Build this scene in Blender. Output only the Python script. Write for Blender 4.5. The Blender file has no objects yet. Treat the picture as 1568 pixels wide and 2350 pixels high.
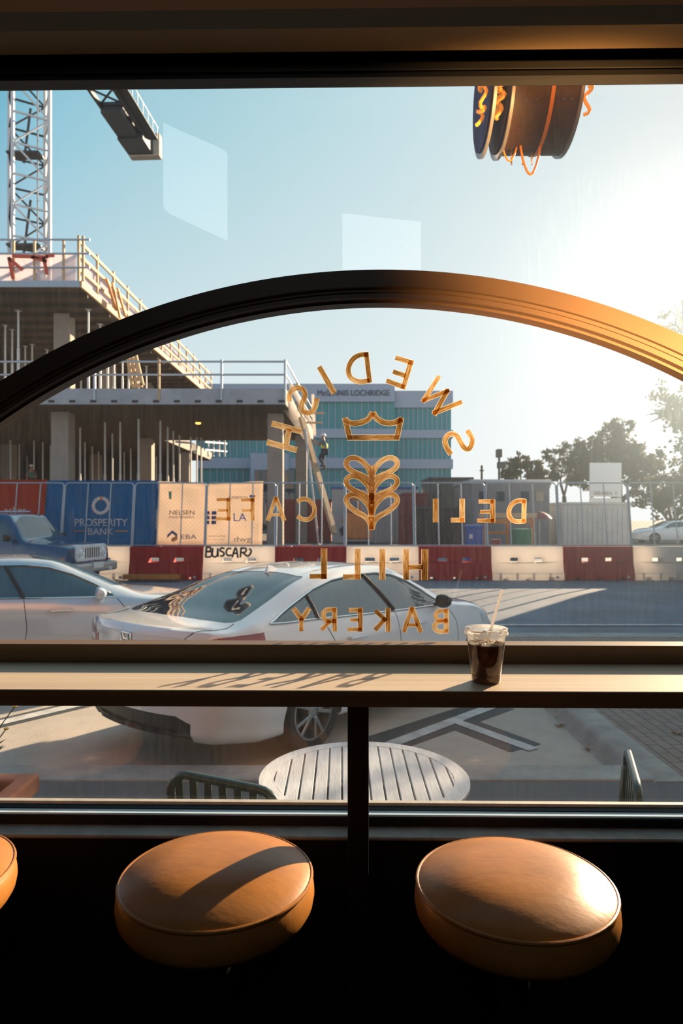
import bpy, bmesh, math, random
import numpy as np
from mathutils import Vector, Matrix
from mathutils.bvhtree import BVHTree
random.seed(7)
R = math.radians
scene = bpy.context.scene
COL = scene.collection
# ---- reference frame: the camera stands at the origin, floor is z=0 ----
F, CX, HY, E = 1567.0, 784.0, 1185.0, 1.45
def P(px, py, d):
    return Vector(((px-CX)/F*d, d, E-(py-HY)/F*d))
def G(px, py, z):
    return P(px, py, (E-z)*F/(py-HY))
def ZP(py, d): return E-(py-HY)/F*d
def XP(px, d): return (px-CX)/F*d
SIDEWALK, LOT, STREET = -0.35, -0.48, -0.27

# ------------------------------------------------------------------ materials
def mat(name, col, rough=.6, metal=0., spec=.5, noise=0., nscale=8., bump=0., bscale=40., coat=0., stretch=None, col2=None, trans=0., emit=None):
    m = bpy.data.materials.new(name); m.use_nodes = True
    nt = m.node_tree; b = nt.nodes['Principled BSDF']
    b.inputs['Base Color'].default_value = (*col, 1)
    b.inputs['Roughness'].default_value = rough
    b.inputs['Metallic'].default_value = metal
    b.inputs['Specular IOR Level'].default_value = spec
    b.inputs['Coat Weight'].default_value = coat
    b.inputs['Coat Roughness'].default_value = .05
    if emit:
        b.inputs['Emission Color'].default_value = (*emit[0], 1); b.inputs['Emission Strength'].default_value = emit[1]
    if noise or bump or col2:
        tc = nt.nodes.new('ShaderNodeTexCoord'); mp = nt.nodes.new('ShaderNodeMapping')
        nt.links.new(tc.outputs['Object'], mp.inputs['Vector'])
        if stretch: mp.inputs['Scale'].default_value = stretch
    if noise or col2:
        n = nt.nodes.new('ShaderNodeTexNoise'); n.inputs['Scale'].default_value = nscale; n.inputs['Detail'].default_value = 6
        n.inputs['Roughness'].default_value = .65
        nt.links.new(mp.outputs[0], n.inputs['Vector'])
        r = nt.nodes.new('ShaderNodeValToRGB')
        r.color_ramp.elements[0].position = .3; r.color_ramp.elements[1].position = .7
        c2 = col2 or tuple(max(0, c*(1-noise)) for c in col)
        r.color_ramp.elements[0].color = (*c2, 1)
        r.color_ramp.elements[1].color = (*(col if col2 else tuple(min(1, c*(1+noise*.6)) for c in col)), 1)
        nt.links.new(n.outputs['Fac'], r.inputs[0]); nt.links.new(r.outputs[0], b.inputs['Base Color'])
    if bump:
        n2 = nt.nodes.new('ShaderNodeTexNoise'); n2.inputs['Scale'].default_value = bscale; n2.inputs['Detail'].default_value = 5
        nt.links.new(mp.outputs[0], n2.inputs['Vector'])
        bp = nt.nodes.new('ShaderNodeBump'); bp.inputs['Strength'].default_value = bump; bp.inputs['Distance'].default_value = .02
        nt.links.new(n2.outputs['Fac'], bp.inputs['Height']); nt.links.new(bp.outputs[0], b.inputs['Normal'])
    return m

def shader(name, build):
    m = bpy.data.materials.new(name); m.use_nodes = True
    nt = m.node_tree; nt.nodes.clear()
    out = nt.nodes.new('ShaderNodeOutputMaterial')
    N = lambda t, **k: _node(nt, t, k)
    L = nt.links.new
    L(build(N, L), out.inputs['Surface'])
    return m
def _node(nt, t, k):
    n = nt.nodes.new('ShaderNode'+t)
    for a, v in k.items():
        if a.startswith('i_'):
            key = a[2:].replace('_', ' ')
            key = int(key) if key.isdigit() else key
            n.inputs[key].default_value = v
        else: setattr(n, a, v)
    return n

def _pane(N, L):
    # thin clear glass: Fresnel reflection over a clear sheet, with a film of dust that scatters the sun
    tr = N('BsdfTransparent', i_Color=(.965, .98, .975, 1)); gl = N('BsdfGlossy', i_Roughness=.0)
    ge = N('NewGeometry'); dp = N('VectorMath', operation='DOT_PRODUCT'); L(ge.outputs['Incoming'], dp.inputs[0]); L(ge.outputs['Normal'], dp.inputs[1])
    ac = N('Math', operation='ABSOLUTE'); L(dp.outputs['Value'], ac.inputs[0])
    om = N('Math', operation='SUBTRACT', i_0=1.); L(ac.outputs[0], om.inputs[1])
    p5 = N('Math', operation='POWER', i_1=5.); L(om.outputs[0], p5.inputs[0])
    mu = N('Math', operation='MULTIPLY_ADD', i_1=.9, i_2=.036); L(p5.outputs[0], mu.inputs[0])
    mx = N('MixShader'); L(mu.outputs[0], mx.inputs[0]); L(tr.outputs[0], mx.inputs[1]); L(gl.outputs[0], mx.inputs[2])
    tl = N('BsdfTranslucent', i_Color=(1, .97, .93, 1))
    tc = N('TexCoord'); mp = N('Mapping', i_Scale=(1, 1, 1)); L(tc.outputs['Object'], mp.inputs[0])
    n1 = N('TexNoise', i_Scale=1.3, i_Detail=3.); L(mp.outputs[0], n1.inputs['Vector'])
    mp2 = N('Mapping', i_Rotation=(0, R(38), 0), i_Scale=(30, 1, 3)); L(tc.outputs['Object'], mp2.inputs[0])
    n2 = N('TexNoise', i_Scale=6., i_Detail=3.); L(mp2.outputs[0], n2.inputs['Vector'])
    m1 = N('Math', operation='MULTIPLY'); L(n1.outputs['Fac'], m1.inputs[0]); L(n2.outputs['Fac'], m1.inputs[1])
    m2 = N('Math', operation='MULTIPLY', i_1=.018); L(m1.outputs[0], m2.inputs[0])
    sp = N('TexVoronoi', i_Scale=70.); L(tc.outputs['Object'], sp.inputs['Vector'])
    lt = N('Math', operation='LESS_THAN', i_1=.045); L(sp.outputs['Distance'], lt.inputs[0])
    m3 = N('Math', operation='MULTIPLY', i_1=.05); L(lt.outputs[0], m3.inputs[0])
    ad = N('Math', operation='ADD'); L(m2.outputs[0], ad.inputs[0]); L(m3.outputs[0], ad.inputs[1])
    m = N('MixShader'); L(ad.outputs[0], m.inputs[0]); L(mx.outputs[0], m.inputs[1]); L(tl.outputs[0], m.inputs[2])
    # greasy film: throws the low sun forward, so the glass glares towards the sun's side
    rf = N('BsdfRefraction', i_Color=(.50, .66, .80, 1), i_Roughness=.68, i_IOR=1.45)
    fm = N('MapRange', i_1=.3, i_2=.7, i_3=.024, i_4=.058); L(m1.outputs[0], fm.inputs[0])
    q = N('MixShader'); L(fm.outputs[0], q.inputs[0]); L(m.outputs[0], q.inputs[1]); L(rf.outputs[0], q.inputs[2])
    return q.outputs[0]
def _plastic(N, L, tint=(.95, .95, .94, 1), milk=.10):
    tr = N('BsdfTransparent', i_Color=tint); gl = N('BsdfGlossy', i_Roughness=.06)
    fr = N('Fresnel', i_IOR=1.5); mu = N('Math', operation='MULTIPLY', i_1=1.6); L(fr.outputs[0], mu.inputs[0])
    mx = N('MixShader'); L(mu.outputs[0], mx.inputs[0]); L(tr.outputs[0], mx.inputs[1]); L(gl.outputs[0], mx.inputs[2])
    tl = N('BsdfTranslucent', i_Color=(1, .97, .94, 1)); m = N('MixShader', i_0=milk)
    L(mx.outputs[0], m.inputs[1]); L(tl.outputs[0], m.inputs[2]); return m.outputs[0]
def _gold(N, L):
    # brushed gold paint on glass: streaks run along each stroke (UV), paler rim at both edges, lets light through
    uv = N('TexCoord'); mp = N('Mapping', i_Scale=(1.1, 2.8, 1)); L(uv.outputs['UV'], mp.inputs[0])
    no = N('TexNoise', i_Scale=2.6, i_Detail=5., i_Roughness=.7); L(mp.outputs[0], no.inputs['Vector'])
    big = N('TexNoise', i_Scale=9., i_Detail=2.); L(uv.outputs['Object'], big.inputs['Vector'])
    ad = N('Math', operation='ADD'); L(no.outputs['Fac'], ad.inputs[0]); L(big.outputs['Fac'], ad.inputs[1])
    hf = N('Math', operation='MULTIPLY', i_1=.5); L(ad.outputs[0], hf.inputs[0])
    se = N('SeparateXYZ'); L(uv.outputs['UV'], se.inputs[0])
    ab = N('Math', operation='SUBTRACT', i_1=.5); L(se.outputs['Y'], ab.inputs[0])
    ab2 = N('Math', operation='ABSOLUTE'); L(ab.outputs[0], ab2.inputs[0])
    ed = N('Math', operation='GREATER_THAN', i_1=.435); L(ab2.outputs[0], ed.inputs[0])
    ra = N('ValToRGB'); L(hf.outputs[0], ra.inputs[0])
    e = ra.color_ramp.elements
    e[0].position = .37; e[0].color = (.075, .034, .010, 1)
    e[1].position = .60; e[1].color = (.80, .54, .27, 1)
    k = e.new(.49); k.color = (.40, .185, .048, 1)
    mc = N('MixRGB', i_2=(.93, .74, .50, 1)); L(ed.outputs[0], mc.inputs[0]); L(ra.outputs[0], mc.inputs[1])
    tr = N('BsdfTransparent'); L(mc.outputs[0], tr.inputs['Color'])
    tl = N('BsdfTranslucent'); L(mc.outputs[0], tl.inputs['Color'])
    df = N('BsdfDiffuse'); L(mc.outputs[0], df.inputs['Color'])
    a = N('MixShader', i_0=.6); L(df.outputs[0], a.inputs[1]); L(tl.outputs[0], a.inputs[2])
    rf = N('BsdfRefraction', i_Roughness=.8, i_IOR=1.4); L(mc.outputs[0], rf.inputs['Color'])
    b = N('MixShader', i_0=.55); L(a.outputs[0], b.inputs[1]); L(rf.outputs[0], b.inputs[2])
    m = N('MixShader', i_0=.34); L(b.outputs[0], m.inputs[1]); L(tr.outputs[0], m.inputs[2])
    return m.outputs[0]
def _coffee(N, L):
    tc = N('TexCoord'); no = N('TexNoise', i_Scale=45., i_Detail=4.); L(tc.outputs['Object'], no.inputs['Vector'])
    ra = N('ValToRGB'); L(no.outputs['Fac'], ra.inputs[0])
    ra.color_ramp.elements[0].color = (.10, .045, .018, 1); ra.color_ramp.elements[1].color = (.34, .19, .09, 1)
    ra.color_ramp.elements[0].position = .38; ra.color_ramp.elements[1].position = .6
    p = N('BsdfPrincipled', i_Roughness=.3); t = N('BsdfTranslucent'); L(ra.outputs[0], p.inputs['Base Color']); L(ra.outputs[0], t.inputs['Color'])
    m = N('MixShader', i_0=.5); L(p.outputs[0], m.inputs[1]); L(t.outputs[0], m.inputs[2]); return m.outputs[0]
def _leaf(c):
    def b(N, L):
        oi = N('TexCoord'); no = N('TexNoise', i_Scale=1.5); L(oi.outputs['Object'], no.inputs['Vector'])
        ra = N('ValToRGB'); L(no.outputs['Fac'], ra.inputs[0])
        ra.color_ramp.elements[0].color = (c[0]*.6, c[1]*.6, c[2]*.6, 1); ra.color_ramp.elements[1].color = (c[0]*1.3, c[1]*1.3, c[2]*1.3, 1)
        ra.color_ramp.elements[0].position = .35; ra.color_ramp.elements[1].position = .65
        d = N('BsdfDiffuse'); t = N('BsdfTranslucent'); L(ra.outputs[0], d.inputs['Color']); L(ra.outputs[0], t.inputs['Color'])
        m = N('MixShader', i_0=.4); L(d.outputs[0], m.inputs[1]); L(t.outputs[0], m.inputs[2]); return m.outputs[0]
    return b
def _net(N, L):
    tr = N('BsdfTransparent', i_Color=(1, 1, 1, 1)); d = N('BsdfDiffuse', i_Color=(.85, .72, .74, 1)); t = N('BsdfTranslucent', i_Color=(.85, .72, .74, 1))
    a = N('MixShader', i_0=.5); L(d.outputs[0], a.inputs[1]); L(t.outputs[0], a.inputs[2])
    m = N('MixShader', i_0=.62); L(tr.outputs[0], m.inputs[1]); L(a.outputs[0], m.inputs[2]); return m.outputs[0]
def _cloth(c, w=.6, hole=.0):
    def b(N, L):
        tc = N('TexCoord'); no = N('TexNoise', i_Scale=1.2, i_Detail=3.); L(tc.outputs['Object'], no.inputs['Vector'])
        ra = N('ValToRGB'); L(no.outputs['Fac'], ra.inputs[0])
        ra.color_ramp.elements[0].color = (c[0]*.75, c[1]*.75, c[2]*.75, 1); ra.color_ramp.elements[1].color = (*c, 1)
        d = N('BsdfDiffuse'); t = N('BsdfTranslucent'); L(ra.outputs[0], d.inputs['Color']); L(ra.outputs[0], t.inputs['Color'])
        m = N('MixShader', i_0=w); L(d.outputs[0], m.inputs[1]); L(t.outputs[0], m.inputs[2])
        if not hole: return m.outputs[0]
        h = N('BsdfTransparent'); q = N('MixShader', i_0=hole); L(m.outputs[0], q.inputs[1]); L(h.outputs[0], q.inputs[2]); return q.outputs[0]
    return b
def _brick(N, L, c1, c2, mo, s, bw=.5, rh=.25):
    tc = N('TexCoord'); br = N('TexBrick', i_Color1=c1, i_Color2=c2, i_Mortar=mo, i_Scale=s)
    br.inputs['Mortar Size'].default_value = .012; br.inputs['Brick Width'].default_value = bw; br.inputs['Row Height'].default_value = rh
    mp = N('Mapping', i_Rotation=(0, 0, R(90))); L(tc.outputs['Object'], mp.inputs[0]); L(mp.outputs[0], br.inputs['Vector'])
    no = N('TexNoise', i_Scale=3., i_Detail=5.); L(tc.outputs['Object'], no.inputs['Vector'])
    mx = N('MixRGB', blend_type='MULTIPLY', i_0=.5); L(br.outputs['Color'], mx.inputs[1]); L(no.outputs['Fac'], mx.inputs[2])
    b = N('BsdfPrincipled', i_Roughness=.8); L(mx.outputs[0], b.inputs['Base Color']); return b.outputs[0]

M = {}
M['black'] = mat('matte_black_paint', (.006, .006, .006), .5, spec=.3)
M['frame'] = mat('dark_frame_paint', (.016, .013, .011), .45, noise=.2, nscale=3)
M['frame_grey'] = mat('grey_frame_metal', (.013, .0135, .013), .5, noise=.3, nscale=30, stretch=(.3, 3, 3))
M['soffit'] = mat('brown_header_paint', (.50, .22, .085), .7)
M['ledge'] = mat('weathered_sill_paint', (.56, .72, .80), .16, spec=1., coat=1., noise=.2, nscale=14, stretch=(.3, 3, 3))
M['bead'] = mat('cream_bead_paint', (.46, .43, .38), .6, noise=.2, nscale=30)
M['moulding'] = mat('dusty_grey_moulding', (.20, .19, .17), .6, noise=.35, nscale=18)
M['arch'] = mat('dark_brown_arch_paint', (.030, .0165, .008), .5, noise=.15, nscale=5)
M['oak'] = mat('oak_counter_varnish', (.60, .47, .34), .42, spec=.4, noise=.22, nscale=9, stretch=(.12, 4, 4), bump=.05, bscale=60)
M['oak_dark'] = mat('dark_oak_edge', (.17, .095, .045), .5, noise=.3, nscale=9, stretch=(.15, 4, 4))
M['leather'] = mat('tan_leather', (.42, .168, .034), .36, spec=.45, noise=.25, nscale=7, bump=.03, bscale=45, stretch=(1, 1.6, 1))
M['steel_dark'] = mat('dark_steel', (.02, .02, .02), .4, metal=.8)
M['gold'] = shader('gold_window_paint', _gold)
M['pane'] = shader('window_glass', _pane)
M['plastic'] = shader('clear_cup_plastic', lambda N, L: _plastic(N, L))
M['lid'] = shader('clear_lid_plastic', lambda N, L: _plastic(N, L, (.97, .96, .95, 1), .35))
M['coffee'] = shader('milky_iced_coffee', _coffee)
M['foam'] = mat('coffee_foam', (.62, .42, .25), .5, noise=.3, nscale=40)
M['straw'] = shader('white_paper_straw', _cloth((.98, .94, .92), .6))
M['concrete_lot'] = mat('stained_concrete', (.47, .41, .34), .8, noise=.22, nscale=1.1, bump=.12, bscale=60)
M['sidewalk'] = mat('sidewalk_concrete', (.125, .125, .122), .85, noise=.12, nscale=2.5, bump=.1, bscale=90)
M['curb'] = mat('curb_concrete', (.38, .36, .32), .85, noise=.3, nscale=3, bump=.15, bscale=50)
M['asphalt'] = mat('grey_asphalt', (.17, .19, .225), .75, noise=.3, nscale=.9, bump=.2, bscale=80)
M['dirt'] = mat('site_dirt', (.15, .12, .095), .9, noise=.4, nscale=.6, bump=.4, bscale=6)
M['pavers'] = shader('brick_pavers', lambda N, L: _brick(N, L, (.36, .27, .21, 1), (.29, .235, .20, 1), (.07, .06, .055, 1), 2.6, .5, .25))
M['line'] = mat('worn_road_paint', (.58, .57, .54), .7, noise=.35, nscale=7)
M['line_dark'] = mat('black_road_paint', (.045, .055, .06), .7, noise=.4, nscale=8)
M['white_car'] = mat('pearl_white_car_paint', (.88, .89, .88), .22, coat=1., spec=.5)
M['silver_car'] = mat('silver_car_paint', (.62, .66, .71), .25, metal=.25, coat=1.)
M['blue_car'] = mat('blue_suv_paint', (.022, .075, .16), .25, metal=.0, coat=1.)
M['car_glass'] = mat('tinted_car_glass', (.008, .030, .055), .02, spec=.9)
M['side_glass'] = mat('tinted_side_glass', (.06, .105, .13), .02, spec=1.)
M['chrome'] = mat('chrome_trim', (.78, .79, .80), .14, metal=1.)
M['alloy'] = mat('machined_alloy', (.42, .44, .45), .28, metal=.9)
M['tire'] = mat('tire_rubber', (.012, .012, .012), .8)
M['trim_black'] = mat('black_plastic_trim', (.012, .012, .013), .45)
M['tail_red'] = mat('red_tail_lens', (.32, .012, .012), .12, coat=.5)
M['lens_clear'] = mat('clear_lamp_lens', (.72, .75, .76), .08, coat=.6)
M['amber'] = mat('amber_lens', (.75, .20, .02), .2)
M['wood_table'] = mat('weathered_grey_teak', (.74, .75, .76), .6, noise=.22, nscale=6, stretch=(4, .6, 4), bump=.1, bscale=30)
M['green_metal'] = mat('dark_green_powder_coat', (.018, .045, .034), .3, coat=.4)
M['terracotta'] = mat('terracotta_clay', (.44, .155, .085), .8, noise=.2, nscale=5)
M['soil'] = mat('dark_gravel_soil', (.06, .045, .035), .9, noise=.5, nscale=40, bump=.8, bscale=60)
M['leaf_green'] = shader('grey_green_leaves', _leaf((.10, .15, .07)))
M['yellow'] = mat('yellow_petals', (.72, .42, .03), .6)
M['dry_leaf'] = mat('dry_oak_leaf', (.45, .33, .23), .7, noise=.3, nscale=30)
M['barrier_red'] = mat('faded_red_plastic', (.42, .014, .018), .6, spec=.2, noise=.15, nscale=2.5)
M['barrier_white'] = shader('scuffed_white_plastic', _cloth((.90, .85, .80), .68))
M['galv'] = mat('galvanised_steel', (.42, .46, .50), .42, metal=.6)
M['wire'] = mat('galvanised_wire', (.22, .26, .30), .5, metal=.5)
M['post_steel'] = mat('pale_post_steel', (.70, .70, .70), .5, metal=.1)
M['concrete'] = mat('raw_concrete', (.34, .30, .26), .85, noise=.2, nscale=.8)
M['slab_edge'] = mat('grey_slab_edge', (.40, .41, .43), .85, noise=.25, nscale=.8)
M['plywood'] = mat('shade_dark_plywood', (.055, .038, .024), .8, noise=.3, nscale=.7)  # plywood brown, darkened for the shade under the slabs
M['lumber'] = mat('pine_lumber', (.62, .42, .24), .75, noise=.25, nscale=2)
M['orange_form'] = mat('orange_formwork', (.62, .26, .05), .6, noise=.2, nscale=3)
M['crane'] = mat('white_crane_paint', (.66, .66, .66), .45)
M['crane_dark'] = mat('grey_crane_steel', (.045, .05, .055), .5)
M['weights'] = mat('pale_counterweight_concrete', (.55, .47, .38), .8, noise=.15, nscale=1)
M['net'] = shader('pale_debris_net', _net)
M['red_net'] = mat('red_safety_net', (.62, .09, .04), .7)
M['office_glass'] = mat('teal_curtain_glass', (.12, .42, .42), .3, spec=.3, noise=.2, nscale=.12)
M['office_band'] = mat('pale_grey_spandrel', (.50, .56, .66), .6)
M['office_dark'] = mat('slate_sign_letters', (.07, .09, .13), .5)
M['leaf_far'] = shader('hazy_oak_leaves', _leaf((.135, .125, .085)))
M['leaf_near'] = shader('live_oak_leaves', _leaf((.12, .115, .07)))
M['bark'] = mat('tree_bark', (.12, .095, .07), .9, noise=.4, nscale=6, bump=.4, bscale=20)
M['sign_blue'] = mat('scuffed_blue_sign_enamel', (.05, .08, .23), .75, spec=.2, noise=.6, nscale=8, stretch=(1, 3, .6))
M['sign_brown'] = mat('rusted_brown_sign_metal', (.085, .042, .024), .55, noise=.5, nscale=60, col2=(.05, .028, .018))
M['sign_rim'] = mat('grey_rim_metal', (.34, .34, .35), .4, metal=.5)
M['neon'] = mat('orange_neon_tube', (.85, .33, .05), .35, emit=((1., .38, .06), .35))
M['orange_band'] = mat('orange_painted_strap', (.80, .32, .05), .45)
M['orange_banner'] = shader('orange_mesh_banner', _cloth((.27, .045, .018), .5, .04))
M['blue_banner'] = shader('blue_mesh_banner', _cloth((.003, .10, .27), .5, .10))
M['cream_banner'] = shader('cream_vinyl_banner', _cloth((.90, .76, .63), .6))
M['ink_pink'] = mat('pale_pink_ink', (.80, .62, .55), .7)
M['ink_orange'] = mat('orange_ink', (.85, .26, .05), .7)
M['ink_navy'] = mat('navy_ink', (.06, .07, .22), .7)
M['ink_black'] = mat('black_ink', (.025, .022, .025), .7)
M['ink_grey'] = mat('taupe_ink', (.38, .30, .26), .7)
M['ink_green'] = mat('green_ink', (.08, .34, .18), .7)
M['ink_blue'] = mat('blue_ink', (.05, .15, .5), .7)
M['site_blue'] = mat('blue_plastic', (.02, .11, .42), .45)
M['site_grey'] = mat('grey_trailer_siding', (.20, .205, .22), .7, noise=.15, nscale=1)
M['site_white'] = mat('dusty_white_siding', (.55, .55, .54), .7, noise=.15, nscale=1)
M['site_red'] = mat('rust_red_steel', (.26, .05, .045), .6, noise=.2, nscale=1)
M['site_orange'] = mat('worn_orange_paint', (.55, .19, .035), .55, noise=.3, nscale=2)
M['site_green'] = mat('green_steel', (.06, .22, .12), .6)
M['board'] = mat('white_sign_board', (.74, .74, .74), .6)
M['skin'] = mat('tanned_skin', (.42, .22, .14), .55)
M['vest'] = mat('hi_vis_yellow', (.62, .75, .10), .7)
M['shirt'] = mat('grey_work_shirt', (.14, .15, .17), .8)
M['jeans'] = mat('dark_jeans', (.03, .045, .075), .85)
M['boots'] = mat('dark_boots', (.03, .025, .02), .7)
M['hat'] = mat('white_hard_hat', (.8, .8, .8), .35)
M['light_panel'] = mat('glow_panel_emitter', (.8, .8, .8), .8, emit=((.95, .98, 1.0), 4.2))  # emitter for the added panels that reflect in the shop window

# ------------------------------------------------------------------ mesh helpers
class MB:
    def __init__(s): s.v = []; s.f = []; s.uv = []
    def add(s, vs, fs, uv=None):
        o = len(s.v); s.v += [tuple(v) for v in vs]; s.f += [tuple(i+o for i in f) for f in fs]
        if uv is not None: s.uv += uv
        return s
    def box(s, a, b):
        x0, y0, z0 = a; x1, y1, z1 = b
        return s.add([(x0,y0,z0),(x1,y0,z0),(x1,y1,z0),(x0,y1,z0),(x0,y0,z1),(x1,y0,z1),(x1,y1,z1),(x0,y1,z1)],
              [(3,2,1,0),(4,5,6,7),(0,1,5,4),(1,2,6,5),(2,3,7,6),(3,0,4,7)])
    def bar(s, p, q, w, h=None, up=(0,0,1)):
        p, q = Vector(p), Vector(q); h = h or w
        d = (q-p).normalized(); u = Vector(up)
        if abs(d.dot(u)) > .98: u = Vector((0,1,0))
        a = d.cross(u).normalized()*w/2; b = d.cross(a).normalized()*h/2
        vs = [c+i*a+j*b for c in (p,q) for i,j in ((-1,-1),(1,-1),(1,1),(-1,1))]
        return s.add(vs, [(0,1,2,3),(7,6,5,4),(1,0,4,5),(2,1,5,6),(3,2,6,7),(0,3,7,4)])
    def tube(s, pts, r, n=8, closed=False, radii=None):
        pts = [Vector(p) for p in pts]; m = len(pts); prev = None; rings = []
        for i, p in enumerate(pts):
            a = pts[(i-1) % m] if closed or i else p; b = pts[(i+1) % m] if closed or i < m-1 else p
            t = (b-a); t = t.normalized() if t.length > 1e-9 else Vector((0,0,1))
            if prev is None:
                u = Vector((0,0,1)) if abs(t.z) < .9 else Vector((1,0,0))
                prev = (u - t*u.dot(t)).normalized()
            else:
                w = prev - t*prev.dot(t); prev = w.normalized() if w.length > 1e-6 else prev
            c = t.cross(prev); rr = radii[i] if radii else r
            rings.append([p + rr*(math.cos(2*math.pi*k/n)*prev + math.sin(2*math.pi*k/n)*c) for k in range(n)])
        vs = [v for q in rings for v in q]; fs = []
        for i in range(m if closed else m-1):
            j = (i+1) % m
            fs += [(i*n+k, i*n+(k+1)%n, j*n+(k+1)%n, j*n+k) for k in range(n)]
        if not closed: fs += [tuple(range(n))[::-1], tuple((m-1)*n+k for k in range(n))]
        return s.add(vs, fs)
    def lathe(s, prof, n=32, c=(0,0,0), axis='z', cap=True):
        vs = []
        for r, z in prof:
            for k in range(n):
                a = 2*math.pi*k/n; x, y = r*math.cos(a), r*math.sin(a)
                v = (x,y,z) if axis == 'z' else ((x,z,y) if axis == 'y' else (z,x,y))
                vs.append((v[0]+c[0], v[1]+c[1], v[2]+c[2]))
        fs = [(i*n+k, i*n+(k+1)%n, (i+1)*n+(k+1)%n, (i+1)*n+k) for i in range(len(prof)-1) for k in range(n)]
        if cap: fs += [tuple(range(n))[::-1], tuple((len(prof)-1)*n+k for k in range(n))]
        if axis == 'y': fs = [f[::-1] for f in fs]
        return s.add(vs, fs)
    def prism(s, poly, axis, a, b):
        def m(p, t): return (p[0],t,p[1]) if axis == 'y' else ((t,p[0],p[1]) if axis == 'x' else (p[0],p[1],t))
        n = len(poly)
        return s.add([m(p,a) for p in poly]+[m(p,b) for p in poly],
              [tuple(range(n)), tuple(range(2*n-1,n-1,-1))]+[(i,i+n,(i+1)%n+n,(i+1)%n) for i in range(n)])
    def grid(s, pts, closed_u=False):      # pts[i][j]
        m, n = len(pts), len(pts[0])
        return s.add([p for row in pts for p in row], [(i*n+j, i*n+j+1, (i+1)*n+j+1, (i+1)*n+j) for i in range(m-1) for j in range(n-1)])
    def build(s, name, material, parent=None, smooth=False, bevel=0., fix=True, seg=2):
        me = bpy.data.meshes.new(name); me.from_pydata(s.v, [], s.f)
        if s.uv and len(s.uv) == len(s.f):
            uvl = me.uv_layers.new(name='UVMap')
            for p, q in zip(me.polygons, s.uv):
                for li, c in zip(p.loop_indices, q): uvl.data[li].uv = c
        if fix:
            bm = bmesh.new(); bm.from_mesh(me); bmesh.ops.recalc_face_normals(bm, faces=bm.faces); bm.to_mesh(me); bm.free()
        return link(name, me, material, parent, smooth, bevel, seg)
def link(name, me, material, parent=None, smooth=False, bevel=0., seg=2):
    me.materials.append(M[material] if isinstance(material, str) else material)
    if smooth:
        me.polygons.foreach_set('use_smooth', [True]*len(me.polygons))
        try: me.set_sharp_from_angle(angle=R(42))
        except Exception: pass
    o = bpy.data.objects.new(name, me); COL.objects.link(o)
    if parent is not None: put(o, parent)
    if bevel:
        b = o.modifiers.new('bevel', 'BEVEL'); b.width = bevel; b.segments = seg; b.limit_method = 'ANGLE'
    return o
def put(o, parent):
    o.parent = parent
    mw = Matrix.LocRotScale(parent.location, parent.rotation_euler, parent.scale)
    p = parent
    inv = mw.inverted()
    while p.parent is not None:
        q = p.parent
        inv = inv @ p.matrix_parent_inverse.inverted() @ Matrix.LocRotScale(q.location, q.rotation_euler, q.scale).inverted()
        p = q
    o.matrix_parent_inverse = inv
def tag(o, label=None, cat=None, group=None, kind=None):
    if label: o['label'] = label
    if cat: o['category'] = cat
    if group: o['group'] = group
    if kind: o['kind'] = kind
    return o
def thing(name, label, cat, loc=(0,0,0), group=None):
    o = bpy.data.objects.new(name, None); COL.objects.link(o); o.location = loc
    o.empty_display_size = .1
    return tag(o, label, cat, group)
def struct(o): o['kind'] = 'structure'; return o
def copy_tree(o, parent=None):
    c = o.copy(); COL.objects.link(c)
    if parent is not None:
        c.parent = parent; c.matrix_parent_inverse = o.matrix_parent_inverse.copy()
    for ch in list(o.children): copy_tree(ch, c)
    return c
def text_mesh(s, size, depth=.0, align='CENTER', shear=0., space=1.):
    cu = bpy.data.curves.new('t', 'FONT'); cu.body = s; cu.size = size; cu.align_x = align; cu.align_y = 'CENTER'
    cu.extrude = depth; cu.shear = shear; cu.space_character = space
    ob = bpy.data.objects.new('t', cu); COL.objects.link(ob)
    dg = bpy.context.evaluated_depsgraph_get(); dg.update()
    me = bpy.data.meshes.new_from_object(ob.evaluated_get(dg), depsgraph=dg)
    bpy.data.objects.remove(ob); bpy.data.curves.remove(cu)
    return me
def text(name, s, size, material, parent, loc, width=None, height=None, rot=(90,0,0), depth=.002, **k):
    """lettering standing in a plane facing -Y unless rotated; width/height fit the words to a measured box"""
    me = text_mesh(s, size, depth, **k)
    co = np.array([v.co for v in me.vertices]); lo, hi = co.min(0), co.max(0); c = (lo+hi)/2
    sx = width/(hi[0]-lo[0]) if width else 1.; sy = height/(hi[1]-lo[1]) if height else sx
    mt = Matrix.Translation(loc) @ Matrix.Rotation(R(rot[2]),4,'Z') @ Matrix.Rotation(R(rot[1]),4,'Y') @ Matrix.Rotation(R(rot[0]),4,'X') @ Matrix.Diagonal((sx,sy,1,1)) @ Matrix.Translation((-c[0],-c[1],0))
    me.transform(mt)
    return link(name, me, material, parent)
FACADE = []     # things that line up with the shop front, which stands a little under one degree off square
def fac(o): FACADE.append(o); return o
# ================================================================== SHOP FRONT AND ROOM
X0, X1 = -2.6, 2.6
def strip(name, prof, material, closed=True, x0=X0, x1=X1):
    return MB().prism(prof, 'x', x0, x1).build(name, material)
zt = ZP(200, 1.75)                       # underside of the top frame
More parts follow.
